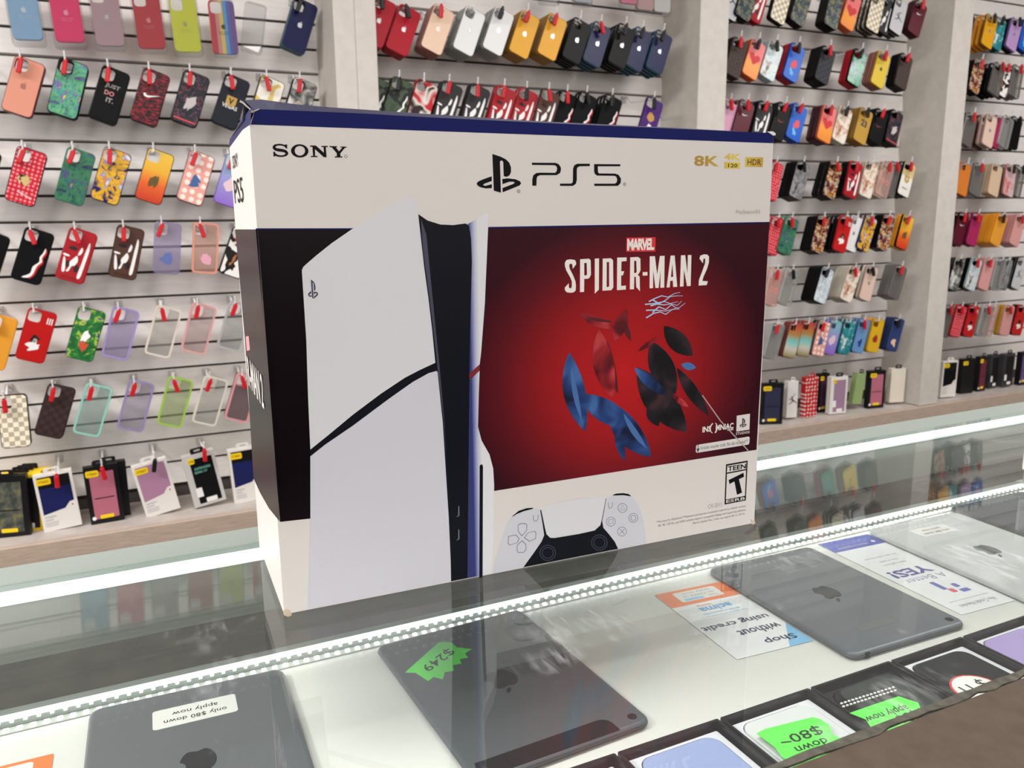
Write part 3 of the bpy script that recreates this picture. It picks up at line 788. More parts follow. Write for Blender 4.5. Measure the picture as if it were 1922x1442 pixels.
sh = F((790, 411), (794, 470), (806, 560), (818, 660), (822, 700), (833, 790), (838, 880), (834, 790), (826, 700), (818, 620), (806, 500), (800, 440))
slit = F((820, 679.5), (816.9, 680), (788, 693), (759.6, 708), (714.6, 738), (662.2, 777.5), (617.2, 815), (581.6, 843), (581.8, 858), (609.7, 836), (662, 800.5), (729.6, 750), (774.5, 718.5), (804.5, 702), (822, 697.5))
MB().flat([slit], fr(.0007)).build('swoosh_gap', M_inkp, con)
ce = F((587, 543))[0]; q = MB(); ps_logo(q, lambda s: [(ce[0]+(x-349)*.0000150, ce[1]-(y-344)*.0000330) for x, y in s], .0011); q.build('plate_emblem', mat('print_slate', (62, 62, 82), rough=.4), con)
MB().flat([sh], fr(.0007)).build('core_sheen', mat('print_slate', (62, 62, 82), rough=.4), con)
rt = F((877, 421), (890, 414), (911.6, 400.3), (915.5, 401), (916.3, 405), (916, 427), (909.9, 569), (903, 660), (900.2, 684), (881, 701))+F((882, 640), (885.6, 489.5), (884, 448), (880.4, 424))
MB().flat([rt], fr(.0009)).build('far_plate_top', M_glow, con)
rb = F((900, 696), (898.5, 740), (897, 801), (903.7, 827), (918.7, 853.5), (925.5, 879.7), (927.3, 909.7), (926.2, 1007)) + [(F((922.5, 1079))[0][0], .0006), (F((877.6, 1090))[0][0], .0006)] + F((879.4, 864.7), (881, 714))
MB().flat([rb], fr(.0009)).build('far_plate_bottom', M_glow, con)
MB().flat([F((900.2, 684), (900, 696), (881, 712), (880.5, 702))], fr(.0010)).build('red_notch', mat('print_deep_red', (120, 22, 30)), con)
MB().flat([F((900, 875), (902, 872), (905, 872), (906.4, 876), (905.6, 1083.4), (899.3, 1085))], fr(.0011)).build('disc_slot', M_inkp, con)
q = MB()
for cx, cy in ((859.5, 960), (859.5, 1004)):
    q.flat([stroke(F((861, cy-10), (861, cy+8), (857, cy+10)), .0009)], fr(.0009))
q.build('ports', mat('print_steel', (110, 118, 132)), con)

q = MB(); ps_logo(q, lambda s: F(*Z(LG, *s)), .0006); q.build('maker_emblem', M_ink, box)
q = MB()
for g in ([(733, 220), (1010, 222), (1045, 238), (1068, 270), (1072, 300), (1062, 340), (1020, 365), (830, 365), (797, 380), (788, 410), (786, 488), (738, 488), (738, 410), (750, 365), (785, 340), (830, 336), (1002, 338), (1020, 322), (1026, 290), (1020, 262), (995, 249), (733, 246)],
          [(1408, 232), (1408, 260), (1290, 262), (1263, 275), (1256, 300), (1256, 420), (1245, 465), (1212, 490), (1060, 490), (1060, 463), (1183, 463), (1204, 455), (1210, 430), (1212, 290), (1226, 250), (1262, 232)],
          [(1457, 236), (1762, 238), (1762, 262), (1500, 262), (1502, 330), (1515, 345), (1700, 347), (1742, 362), (1770, 405), (1766, 455), (1735, 490), (1458, 490), (1458, 464), (1698, 464), (1720, 448), (1726, 410), (1712, 380), (1690, 373), (1490, 370), (1465, 350), (1457, 320)]):
    q.flat([F(*Z(LG, *g))], fr(.0006))
for zm, cx, cy in ((LG, 578, 553), (LG, 1812, 470)):
    c = F(*Z(zm, (cx, cy)))[0]; q.flat([ell(.0015, cx=c[0], cy=c[1], n=14), ell(.0012, cx=c[0], cy=c[1], n=14)[::-1]], fr(.0006)); put_text(q, 'R', fr(.0006), c[0], c[1], .0011, .0014)
q.build('product_lettering', M_ink, box)
SN = (500, 250, 11.306); q = MB()
q.flat([F(*Z(SN, *[(405, 240), (440, 240), (442, 328), (415, 326), (392, 292), (340, 268), (270, 260), (215, 270), (192, 292), (205, 315), (260, 325), (340, 335), (420, 360), (465, 410), (455, 460), (410, 492), (320, 508), (230, 498), (190, 480), (185, 495), (150, 495), (145, 395), (178, 395), (195, 430), (240, 460), (310, 472), (380, 462), (402, 440), (395, 415), (340, 400), (240, 388), (170, 365), (130, 320), (135, 275), (175, 240), (260, 225), (340, 232), (385, 252)]))], fr(.0006))
q.flat([F(*Z(SN, *ell(186, 141, 707, 377, 28, .06))), F(*Z(SN, *ell(110, 103, 710, 374, 28, .06)))], fr(.0006))
q.flat([F(*Z(SN, (925, 262), (1048, 262), (1218, 415), (1212, 297), (1165, 297), (1165, 272), (1302, 272), (1302, 297), (1260, 297), (1278, 512), (1218, 512), (1030, 340), (1035, 482), (1085, 482), (1085, 508), (942, 508), (942, 485), (990, 482), (975, 290), (925, 290)))], fr(.0006))
q.flat([F(*Z(SN, (1338, 275), (1500, 278), (1500, 302), (1475, 304), (1540, 385), (1610, 306), (1568, 304), (1568, 285), (1700, 285), (1700, 310), (1668, 310), (1568, 430), (1572, 492), (1615, 494), (1615, 518), (1452, 518), (1452, 492), (1495, 490), (1492, 425), (1385, 300), (1338, 300)))], fr(.0006))
c = F(*Z(SN, (1685, 495)))[0]; q.flat([ell(.0012, cx=c[0], cy=c[1], n=14), ell(.0009, cx=c[0], cy=c[1], n=14)[::-1]], fr(.0006))
q.build('maker_lettering', M_ink, box)

def ftext(mb, s, zm, a, b, off, bold=0.0, shear=0.0, space=1.0):
    """string filling the rectangle whose corners a (upper left) and b (lower right) were read in a crop"""
    (x0, y0), (x1, y1) = a, b
    l, r_ = F(*Z(zm, (x0, (y0+y1)/2), (x1, (y0+y1)/2))); t, bt = F(*Z(zm, ((x0+x1)/2, y0), ((x0+x1)/2, y1)))
    put_text(mb, s, fr(off), (l[0]+r_[0])/2, (t[1]+bt[1])/2, r_[0]-l[0], t[1]-bt[1], 0, bold, 0, space, shear)
BG = (1290, 270, 9.612); q = MB()
ftext(q, '8K', BG, (120, 215), (572, 405), .0006, .03); ftext(q, '4K', BG, (665, 176), (966, 300), .0006, .03)
q.flat([F(*Z(BG, (666, 328), (952, 335), (948, 453), (664, 447)))], fr(.0006)); q.flat([F(*Z(BG, (1046, 240), (1368, 247), (1358, 421), (1040, 414)))], fr(.0006))
bd = q.build('gold_badges', M_gold, box)
q = MB(); ftext(q, '120', BG, (735, 357), (904, 428), .0009, .02); ftext(q, 'HDR', BG, (1085, 280), (1330, 384), .0009, .005); q.build('badge_lettering', mat('print_brown', (52, 34, 14)), bd)
q = MB(); ftext(q, 'PlayStation\u00ae5', BG, (878, 1192), (1312, 1282), .0006, -.01)
q.build('small_product_lettering', M_greyp, box)

SM = (1040, 430, 6.2); q = MB()
GL = [[[(215, 465), (255, 410), (255, 385), (240, 360), (185, 352), (145, 360), (125, 390), (125, 430), (140, 480), (190, 570), (205, 610), (205, 670), (195, 690), (180, 690), (170, 675), (170, 630), (125, 680), (125, 710), (145, 735), (185, 742), (225, 738), (250, 715), (253, 660), (248, 610), (225, 550), (180, 460), (175, 420), (185, 405), (205, 405), (212, 420)]],
      [[(302, 352), (405, 345), (425, 365), (428, 530), (410, 570), (385, 580), (350, 580), (348, 732), (300, 735)], [(350, 395), (378, 395), (382, 530), (372, 540), (350, 540)]],
      [[(472, 345), (522, 342), (520, 705), (472, 752)]],
      [[(565, 345), (660, 340), (685, 365), (688, 680), (665, 712), (562, 718)], [(612, 385), (638, 385), (640, 665), (628, 675), (610, 675)]],
      [[(733, 333), (842, 330), (842, 372), (783, 378), (780, 492), (815, 490), (800, 540), (780, 540), (778, 662), (835, 658), (833, 705), (730, 712)]],
      [[(885, 330), (975, 325), (1003, 345), (1005, 480), (985, 520), (970, 530), (995, 555), (998, 725), (955, 675), (950, 560), (932, 550), (928, 700), (880, 702)], [(930, 372), (955, 370), (960, 500), (948, 512), (930, 512)]],
      [[(1030, 502), (1085, 500), (1085, 540), (1030, 543)]],
      [[(1112, 318), (1172, 316), (1198, 530), (1230, 314), (1285, 312), (1280, 682), (1235, 684), (1238, 480), (1215, 685), (1178, 687), (1152, 480), (1150, 688), (1110, 690)]],
      [[(1355, 310), (1402, 308), (1432, 672), (1385, 675), (1380, 600), (1350, 605), (1345, 678), (1308, 680)], [(1375, 400), (1385, 555), (1358, 560)]],
      [[(1475, 306), (1525, 304), (1550, 520), (1555, 304), (1597, 302), (1588, 662), (1545, 665), (1510, 470), (1505, 668), (1463, 670)]],
      [[(1690, 345), (1700, 310), (1740, 295), (1780, 297), (1802, 320), (1800, 390), (1780, 460), (1735, 560), (1725, 605), (1788, 608), (1775, 652), (1680, 658), (1685, 590), (1720, 500), (1755, 400), (1757, 350), (1745, 342), (1735, 355), (1732, 400)]]]
for g in GL: q.flat([F(*Z(SM, *o)) for o in g], fr(.0008))
q.build('game_title', M_wht, box)
q = MB(); q.flat([F(*Z(SM, (840, 101), (1180, 95), (1178, 262), (838, 266)))], fr(.0008)); mv = q.build('publisher_badge', mat('print_bright_red', (214, 40, 46)), box)
q = MB(); ftext(q, 'MARVEL', SM, (850, 110), (1164, 248), .0010, .045, 0, .82); q.build('publisher_lettering', M_wht, mv)

# abstract colour burst in the middle of the red panel (a plain stand-in for the printed artwork)
art = empty('colour_burst_print'); art.parent = box
M_ab = noise_mat('print_blue', [(.35, (14, 24, 54)), (.52, (36, 64, 120)), (.66, (66, 104, 164))], 30, 2, .6); M_ab2 = mat('print_pale_blue', (168, 204, 236), rough=.4); M_ar = mat('print_crimson', (150, 26, 36), rough=.35); M_ak = noise_mat('print_soot', [(.4, (12, 11, 15)), (.55, (30, 27, 34)), (.7, (74, 44, 50))], 34, 2, .6)
def leaf(a, b, w, k=.5):
    """lens-shaped brush stroke from a to b"""
    dx, dy = b[0]-a[0], b[1]-a[1]; l = math.hypot(dx, dy); nx, ny = -dy/l, dx/l
    pts = []
    for s in (1, -k):
        seg = [(a[0]+dx*t+nx*w*s*math.sin(math.pi*t)**.8, a[1]+dy*t+ny*w*s*math.sin(math.pi*t)**.8) for t in [i/10 for i in range(11)]]
        pts += seg if s == 1 else seg[::-1][1:-1]
    return pts
def strokes(name, m, off, items):
    for i, (a, b, w, k) in enumerate(items): MB().flat([F(*leaf(a, b, w, k))], fr(off+i*.00012)).build(name[:-1], m, art)
strokes('soot_strokes', M_ak, .0007, (((1196, 690), (1290, 812), 34, .7), ((1222, 640), (1268, 740), 26, .8), ((1246, 612), (1300, 668), 20, .8), ((1270, 690), (1330, 780), 13, .8), ((1216, 760), (1236, 800), 12, .8)))
strokes('blue_strokes', M_ab, .0009, (((1068, 662), (1098, 810), 26, .6), ((1086, 740), (1190, 800), 24, .8), ((1140, 752), (1222, 858), 30, .6), ((1156, 800), (1172, 866), 9, .8), ((1190, 690), (1250, 742), 12, .8)))
strokes('steel_strokes', mat('print_steel_blue', (70, 108, 166), rough=.35), .0011, (((1072, 690), (1092, 790), 7, .4), ((1170, 776), (1214, 842), 8, .4), ((1278, 684), (1306, 690), 8, .8)))
strokes('crimson_strokes', noise_mat('print_crimson2', [(.36, (84, 14, 24)), (.52, (150, 30, 40)), (.68, (196, 70, 76))], 36, 2, .6), .0012, (((1086, 588), (1154, 616), 11, .7), ((1124, 618), (1150, 748), 24, .6), ((1152, 640), (1176, 580), 13, .9), ((1196, 660), (1236, 632), 5, .8), ((1262, 742), (1292, 764), 6, .8)))
strokes('wine_strokes', mat('print_wine', (84, 16, 26), rough=.35), .0013, (((1140, 640), (1160, 740), 9, .5), ((1172, 600), (1184, 640), 7, .5), ((1100, 596), (1150, 604), 4, .5)))
rg = random.Random(11)
for k in range(7):
    x0, y0 = 1210+rg.uniform(0, 16), 562+k*5; pts = [(x0+i*12+rg.uniform(-2, 2), y0-i*1.8+rg.uniform(-5, 5)) for i in range(6)]
    MB().flat([F(*stroke(pts, 2.4, .7))], fr(.0011+k*.00005)).build('streak', M_ab2, art)
MB().flat([F(*stroke([(1318, 742), (1352, 790), (1404, 846)], 2.0))], fr(.0011)).build('streak', mat('print_ash', (176, 160, 156)), art)

RT = (1220, 760, 5.767); q = MB()
q.flat([F(*Z(RT, (822, 645), (1057, 604), (1037, 1035), (806, 1081)))], fr(.0006)); rl = q.build('rating_label', M_ink, box)
q = MB(); q.flat([F(*Z(RT, (836, 660), (1043, 623), (1039, 695), (832, 733)))], fr(.0008)); q.flat([F(*Z(RT, (832, 748), (1038, 709), (1027, 985), (821, 1025)))], fr(.0008)); q.build('rating_fields', M_card, rl)
q = MB(); ftext(q, 'TEEN', RT, (842, 652), (1038, 704), .0010, .03)
q.flat([F(*Z(RT, (848, 815), (1010, 735), (1018, 778), (962, 806), (995, 950), (940, 975), (912, 830), (860, 858)))], fr(.0010)); q.build('rating_lettering', M_ink, rl)
q = MB(); ftext(q, 'ESRB', RT, (824, 1013), (1026, 1045), .0012, .012); q.build('board_lettering', M_card, rl)
q = MB(); ftext(q, 'CFI-2015', RT, (628, 1068), (778, 1112), .0006, -.012)
ftext(q, '**Account for PlayStation\u2122Network and internet connection required to redeem voucher.', RT, (70, 1168), (1036, 1200), .0006)
ftext(q, '8K, 4K, 120 Hz, and HDR content require a compatible display and supporting software.', RT, (90, 1210), (1034, 1242), .0006)
put_text(q, 'Marvel\u2019s Spider-Man 2 does not support 8K or 120 Hz.', fr(.0006), *[(F(*Z(RT, (750, 1232)))[0])[k] for k in (0, 1)], F(*Z(RT, (1030, 1200)))[0][0]-F(*Z(RT, (466, 1280)))[0][0], .0030)
q.build('small_print', M_greyp, box)
q = MB(); ftext(q, 'INS   MNIAC', RT, (568, 216), (902, 278), .0008, .03)
c = F(*Z(RT, (690, 252)))[0]
for a0, a1 in ((110, 250), (-70, 70)): q.flat([stroke(ell(.0042, .0052, c[0], c[1], 12, 0, a0, a1), .0014, .0006)], fr(.0008))
ftext(q, 'GAMES', RT, (836, 262), (902, 278), .0008, .02)
ftext(q, 'STUDIOS', RT, (930, 290), (1076, 318), .0008, .01, 0, 1.15)
q.build('studio_lettering', M_wht, box)
q = MB(); q.flat([F(*Z(RT, (938, 118), (1081, 96), (1075, 268), (933, 290)))], fr(.0008)); sb = q.build('studio_badge', M_card, box)
c = F(*Z(RT, (1007, 194)))[0]
q = MB(); ps_logo(q, lambda s: [(c[0]+(x-349)*.0000168, c[1]-(y-344)*.0000222) for x, y in s], .0010); q.build('studio_emblem', M_ink, sb)
q = MB(); q.flat([F(*Z(RT, (498, 450), (508, 434), (1066, 344), (1078, 354), (1073, 418), (1062, 430), (508, 520), (494, 508)))], fr(.0008)); vn = q.build('voucher_note', M_card, box)
q = MB(); ftext(q, 'Includes voucher code. No disc included.**', RT, (548, 408), (1056, 450), .0010)
c = F(*Z(RT, (519, 474)))[0]; q.flat([[(c[0], c[1]-.0042), (c[0]+.002, c[1]), (c[0]-.002, c[1])]], fr(.0010)); q.flat([stroke([(c[0], c[1]), (c[0], c[1]+.0045)], .0008)], fr(.0010)); q.build('voucher_lettering', mat('print_teal', (46, 62, 84)), vn)

# gamepad picture
CT = (910, 900, 6.006)
pad = empty('gamepad_picture'); pad.parent = box
fl = lambda pts: [(u, max(.0006, v)) for u, v in F(*Z(CT, *pts))]
fv = lambda pts: [(u, max(.0007, v)) for u, v in F(*pts)]
lg_ = [(92, 1060), (120, 900), (170, 740), (215, 590), (250, 490), (305, 420), (360, 380), (430, 345), (545, 322), (610, 335), (640, 420), (660, 520), (668, 640), (620, 720), (550, 830), (432, 1008)]
rg_ = [(1366, 215), (1440, 178), (1560, 180), (1650, 188), (1700, 240), (1750, 340), (1790, 480), (1812, 620), (1816, 728), (1500, 795), (1470, 715), (1400, 620), (1330, 540), (1322, 470), (1345, 340)]
MB().flat([fl(lg_)], fr(.0006)).build('grip', M_lav, pad); MB().flat([fl(rg_)], fr(.0006)).build('grip', M_lav, pad)
q = MB(); q.flat([fl([(632, 335), (700, 295), (870, 250), (1050, 222), (1200, 200), (1350, 200), (1360, 225), (1340, 340), (1318, 450), (1300, 520), (1220, 580), (1050, 615), (870, 645), (740, 660), (695, 620), (680, 560), (655, 440)])], fr(.0008)); q.build('touch_pad', M_lav2, pad)
q = MB(); q.flat([fl([(622, 345), (634, 345), (660, 440), (690, 590), (730, 655), (780, 662), (1050, 618), (1240, 575), (1302, 515), (1318, 430), (1356, 218), (1367, 218), (1345, 350), (1322, 470), (1335, 545), (1400, 620), (1465, 705), (1502, 797), (1200, 858), (432, 1010), (550, 830), (640, 700), (668, 630), (650, 500)])], fr(.0007)); q.build('dark_middle', M_inkp, pad)
q = MB()
for cx, cy in ((708, 828), (1290, 712)):
    for r0, r1 in ((92, 84), (66, 58)): q.flat([fl(ell(r0, r0*.98, cx, cy, 24)), fl(ell(r1, r1*.98, cx, cy, 24))], fr(.0009))
q.build('thumb_sticks', mat('print_slate'), pad)
q = MB()
q.flat([fl([(308, 415), (380, 355), (470, 325), (546, 320), (540, 332), (440, 358), (360, 390), (315, 420)])], fr(.0009)); q.flat([fl([(1438, 178), (1480, 160), (1560, 155), (1620, 165), (1650, 188), (1640, 190), (1560, 178), (1450, 182)])], fr(.0009)); q.build('shoulder_buttons', M_ink, pad)
q = MB()
def ring(pts, w): 
    p = fl(pts); cx = sum(a[0] for a in p)/len(p); cy = sum(a[1] for a in p)/len(p); r_ = sum(math.hypot(a[0]-cx, a[1]-cy) for a in p)/len(p)
    k = 1-w/r_; q.flat([p, [(cx+(a[0]-cx)*k, cy+(a[1]-cy)*k) for a in p][::-1]], fr(.0009))
for cx, cy in ((1550, 322), (1672, 434), (1420, 476), (1545, 588)): ring(ell(54, 54, cx, cy, 22), .0006)
ring([(1550, 285), (1583, 345), (1520, 347)], .0006); ring(ell(32, 32, 1672, 434, 16), .0006); ring([(1393, 452), (1448, 446), (1446, 496), (1393, 502)], .0006)
for a, b in (((1520, 560), (1572, 615)), ((1572, 558), (1520, 618))): q.flat([stroke(fl([a, b]), .0006)], fr(.0009))
for sx, sy, pts in ((0, 0, [(370, 515), (400, 495), (450, 492), (478, 510), (472, 580), (425, 635), (412, 638), (372, 590)]), (0, 0, [(262, 640), (350, 622), (390, 665), (370, 715), (280, 745), (258, 725)]), (0, 0, [(440, 660), (480, 602), (560, 578), (580, 600), (575, 670), (500, 702)]), (0, 0, [(420, 685), (465, 730), (468, 790), (440, 825), (370, 828), (358, 800), (362, 740)])): ring(pts, .0008)
for pts in ([(545, 405), (545, 445), (560, 472), (585, 468), (600, 440), (600, 400)], [(1392, 260), (1392, 305), (1405, 328), (1425, 322), (1438, 290), (1438, 255)]): q.flat([stroke(fl(pts), .0006)], fr(.0009))
q.build('button_outline_print', mat('print_mid_grey', (126, 126, 138)), pad)

# left side print
q = MB()
def side_text(s, px, h, off=.0006, bold=0.0):
    l, r_ = Sd(*px); w = abs(l[0]-r_[0])
    put_text(q, s, lambda x, y: (-off, -x, y), -(l[0]+r_[0])/2, (l[1]+r_[1])/2, w, h, 0, bold)
side_text('SONY', ((437.5, 305), (447, 299)), .011, bold=.02); side_text('PS5', ((440.5, 360), (457, 356)), .020)
q.build('side_lettering', M_ink, box)
q = MB()
def sq(dep0, dep1, v0, v1): q.flat([[(dep0, v0), (dep1, v0), (dep1, v1), (dep0, v1)]], sd(.0006))
a = Sd((463, 633), (468, 655)); 
q.flat([Sd((461.5, 632), (467, 631), (469.5, 657), (463.5, 659))], sd(.0007)); q.build('side_badge', mat('print_pink', (226, 150, 160)), box)
q = MB(); l, r_ = Sd((466, 700), (498, 735)); put_text(q, 'R-MAN 2', lambda x, y: (-.0007, -x, y), -(l[0]+r_[0])/2-.004, (l[1]+r_[1])/2, abs(l[0]-r_[0])*.9, .028, 0, .01); q.build('side_title', M_wht, box)

# ================================================================== phone cases on the slatwall
CW, CH = .078, .160
def case_mesh(name, w, h, t=.0105, rad=.013, hole=True, which='all', floor=True):
    mb = MB(); i = .0022
    o = lambda ins: rrect(w-2*ins, h-2*ins, max(.003, rad-ins), n=4)
    n = len(o(0))
    hs = rrect(.033, .034, .009, -w/2+.0215, h/2-.0225, n=3)[::-1] if hole else None
    polys = [o(i)]+([hs] if hole else [])
    if which in ('all', 'panel'): mb.flat(polys, lambda x, z: (x, 0, z), 1 if which == 'all' else 0)
    if which in ('all', 'shell'):
        lv = [(i, 0.0), (i*.3, .0007), (0, .0022), (0, t), (.0014, t), (.0014, .0024)]
        vs = [(x, y, z) for ins, y in lv for x, z in o(ins)]
        fs = [(k*n+a, k*n+(a+1) % n, k*n+n+(a+1) % n, k*n+n+a)[::-1] for k in range(5) for a in range(n)]
        mb.add(vs, fs, 0)
        o2 = len(mb.f); floor and mb.flat([o(.0014)]+([hs] if hole else []), lambda x, z: (x, .0024, z), 0); mb.f[o2:] = [f[::-1] for f in mb.f[o2:]]
        if hole:
            m = len(hs); mb.add([(x, 0, z) for x, z in hs]+[(x, .0024, z) for x, z in hs], [(a, (a+1) % m, m+(a+1) % m, m+a) for a in range(m)], 0)
    return mb.mesh(name, [M_black, M_black] if which == 'all' else [M_black])
ME_ALL = case_mesh('case_whole', CW, CH); ME_SH = case_mesh('case_shell', CW, CH, which='shell'); ME_RG = case_mesh('case_bumper', CW, CH, which='shell', floor=False); ME_PN = case_mesh('case_back', CW, CH, which='panel')
def smoothless(*a): pass

def pl(off=.0006): return lambda x, z: (x, -off, z)
_motif_cache = {}
def motif(name, key, m, fill):
    """a printed motif, its mesh built once and shared"""
    def make(par):
        if key not in _motif_cache:
            q = MB(); fill(q); _motif_cache[key] = q.mesh(name, [M_black])
        o = link(name, _motif_cache[key], par); slots(o, [m]); return o
    return make
WH = mat('ink_white', (236, 234, 232), rough=.4); BK = mat('ink_black', (18, 18, 20), rough=.4); GY = mat('ink_silver', (176, 178, 180), rough=.25, metal=.6)
RDI = mat('ink_red', (196, 30, 36), rough=.4); GLD = mat('ink_gold', (184, 148, 62), rough=.35); DK = mat('ink_dark', (40, 24, 26), rough=.5)
def fruit(m, s=.017, z=.002): return motif('fruit_logo', ('fruit', s, z), m, lambda q: (q.flat([xf(FRUIT, s, s, 0, z)], pl()), q.flat([xf(LEAF, s, s, 0, z)], pl())))
def check(m, s=1.0, z=.012): return motif('check_logo', ('check', s, z), m, lambda q: q.flat([xf([(-.021, .001), (-.016, -.006), (-.006, -.0065), (.026, .010), (-.006, -.0005), (-.012, -.0005), (-.0155, .0045)], s, s, 0, z)], pl()))
def sneaker(): return motif('shoe_stripes', 'sneaker', WH, lambda q: [q.flat([smooth_poly(p, 3)], pl()) for p in (
    [(.024, .048), (.029, .030), (.028, -.02), (.026, -.060), (.017, -.062), (.019, -.02), (.021, .025)], [(.008, .028), (.013, .020), (.010, .006), (.003, .004)],
    [(.002, .000), (.008, -.014), (.003, -.030), (-.004, -.034), (-.008, -.050), (-.015, -.052), (-.010, -.036), (-.012, -.024), (-.006, -.012)], [(-.031, -.014), (-.025, -.018), (-.018, -.052), (-.026, -.054)], [(-.033, -.002), (-.018, -.004), (-.018, -.008), (-.032, -.008)])])
def eyes(): return motif('shoe_patches', 'eyes', DK, lambda q: (q.flat([ell(.012, .006, -.013, .019, 14)], pl(.0005)), q.flat([ell(.006, .010, -.016, -.03, 12)], pl(.0004)), q.flat([ell(.007, .012, .009, -.038, 12)], pl(.0004)), put_text(q, 'NOT DUCK', pl(.0005), -.002, -.069, .044, .007)))
def wave(): return motif('side_stripe', 'wave', WH, lambda q: q.flat([smooth_poly([(.026, .034), (.029, .022), (.024, .004), (.027, -.008), (.018, -.024), (.014, -.050), (.004, -.064), (-.012, -.066), (.006, -.050), (.008, -.028), (.020, -.010), (.018, .004), (.023, .018)], 3)], pl(.0008)))
def wave_red(): return motif('side_stripe_edge', 'wave_red', RDI, lambda q: q.flat([smooth_poly([(.029, .032), (.033, .018), (.028, .002), (.031, -.010), (.023, -.028), (.018, -.054), (.006, -.066), (.012, -.040), (.022, -.012), (.022, .010)], 3)], pl(.0005)))
def words(s, m, w, z, x=0, h=None, rot=0, bold=.01, nm='lettering'): return motif(nm, ('w', s, w, z, x), m, lambda q: put_text(q, s, pl(), x, z, w, h, rot, bold))
def ringm(m, r=.019, z=-.008): return motif('charging_ring', ('ring', r, z), m, lambda q: q.flat([ell(r, r, 0, z, 28), ell(r-.0022, r-.0022, 0, z, 28)[::-1]], pl()))
def shield(): return motif('team_shield', 'shield', GLD, lambda q: q.flat([[(-.015, .016), (.015, .016), (.015, -.008), (0, -.020), (-.015, -.008)], [(-.008, .010), (.000, -.010), (.008, .010), (.004, .010), (0, .0), (-.004, .010)][::-1]], pl()))
def heart(m): return motif('heart_print', 'heart', m, lambda q: q.flat([smooth_poly([(0, .012), (.010, .022), (.024, .018), (.026, .004), (.012, -.012), (0, -.024), (-.012, -.012), (-.026, .004), (-.024, .018), (-.010, .022)], 3)], pl()))
def jumper(m): return motif('leaping_figure_logo', 'jump', m, lambda q: [q.flat([p], pl()) for p in (stroke([(-.002, .004), (.002, -.006)], .007, .006), ell(.0035, .004, -.004, .012, 10), stroke([(-.003, .006), (.006, .018), (.014, .028)], .003, .002), stroke([(-.004, .004), (-.012, .000), (-.018, .006)], .003, .002), stroke([(.002, -.005), (.014, -.010), (.024, -.020)], .005, .002), stroke([(.001, -.006), (-.008, -.016), (-.020, -.022)], .005, .002))])
def blot(m, seed, n=5, z0=0): 
    def fill(q):
        r = random.Random(seed)
        for k in range(n): q.flat([smooth_poly([(r.uniform(-.004, .004)+.013*math.cos(a)*r.uniform(.6, 1.1)+r.uniform(-.008, .008), z0-.012+.018*math.sin(a)*r.uniform(.6, 1.1)+r.uniform(-.01, .01)) for a in [i*1.047 for i in range(6)]], 3)], pl(.0005+k*.0001))
    return motif('printed_patch', ('blot', seed, n, z0), m, fill)
def camring(m): return motif('camera_ring', 'camring', m, lambda q: q.plate([rrect(.039, .040, .011, -CW/2+.0215, CH/2-.0225), rrect(.033, .034, .009, -CW/2+.0215, CH/2-.0225)[::-1]], pl(0), pl(.0016)))
def frame_rim(m): return motif('raised_rim', 'rim', m, lambda q: q.plate([rrect(CW-.001, CH-.001, .0125), rrect(CW-.013, CH-.013, .008)[::-1]], pl(-.001), pl(.0012)))

def solid(nm, rgb, rough=.32): return mat('case_'+nm, tuple(int(c*.9) for c in rgb), rough=rough, spec=.18)
K = mat('case_black', (6, 6, 7), rough=.38, spec=.12); KM = mat('case_matte_black', (17, 17, 19), rough=.6, spec=.1)
HOLO = noise_mat('case_holo', [(.30, (74, 46, 112)), (.40, (50, 130, 106)), (.48, (96, 170, 110)), (.55, (54, 140, 140)), (.62, (110, 70, 150)), (.70, (190, 190, 80))], 34, 3, 1.4, .15)
HOLO2 = noise_mat('case_holo_dark', [(.30, (56, 40, 92)), (.40, (40, 100, 80)), (.48, (70, 126, 84)), (.56, (46, 104, 100)), (.64, (88, 62, 122)), (.72, (150, 156, 70))], 34, 3, 1.4, .18)
REDPAT = noise_mat('case_red_pattern', [(.42, (26, 10, 16)), (.5, (120, 18, 32)), (.62, (150, 24, 40))], 70, 1, .4, .3, (1, 1, 3), 'CONSTANT')
GRID = noise_mat('case_night_grid', [(.40, (22, 26, 34)), (.52, (30, 40, 50)), (.6, (120, 60, 70)), (.64, (26, 30, 38))], 60, 2, .8, .3)
YELBLUE = noise_mat('case_yellow_blue', [(.36, (26, 24, 92)), (.45, (210, 160, 34)), (.53, (226, 182, 52)), (.58, (210, 120, 60)), (.63, (104, 160, 206)), (.70, (226, 226, 226))], 40, 2, .8, .25)
SUNSET = grad_mat('case_sunset', [(0, (190, 50, 26)), (.35, (222, 96, 34)), (.62, (226, 170, 50)), (1, (226, 190, 66))])
PINKDOT = dots_mat('case_pink_dots', (226, 158, 146), (244, 226, 214), .024, .30)
REDDOT = dots_mat('case_red_monogram', (196, 30, 48), (232, 140, 146), .0115, .28)
TEALVIO = grad_mat('case_teal_violet', [(0, (140, 100, 196)), (.5, (150, 150, 206)), (1, (120, 190, 196))])
COW = noise_mat('case_cow', [(.47, (236, 234, 228)), (.5, (24, 22, 22)), (.62, (22, 20, 20)), (.66, (170, 104, 60))], 34, 1, .3, .35, interp='CONSTANT')
GREENCL = noise_mat('case_green_glitter', [(.4, (28, 92, 44)), (.55, (40, 122, 56)), (.62, (180, 190, 50)), (.7, (30, 80, 130))], 48, 2, .5, .25)
CHECKC = checker_mat('case_cream_check', (236, 226, 200), (176, 166, 148), .0142)
CHECKD = checker_mat('case_brown_check', (56, 36, 34), (40, 26, 28), .0142, .5)
CHECKK = checker_mat('case_black_check', (44, 46, 54), (28, 28, 34), .0142, .5)
MONO = dots_mat('case_brown_monogram', (54, 40, 36), (84, 66, 54), .014, .2, .5)
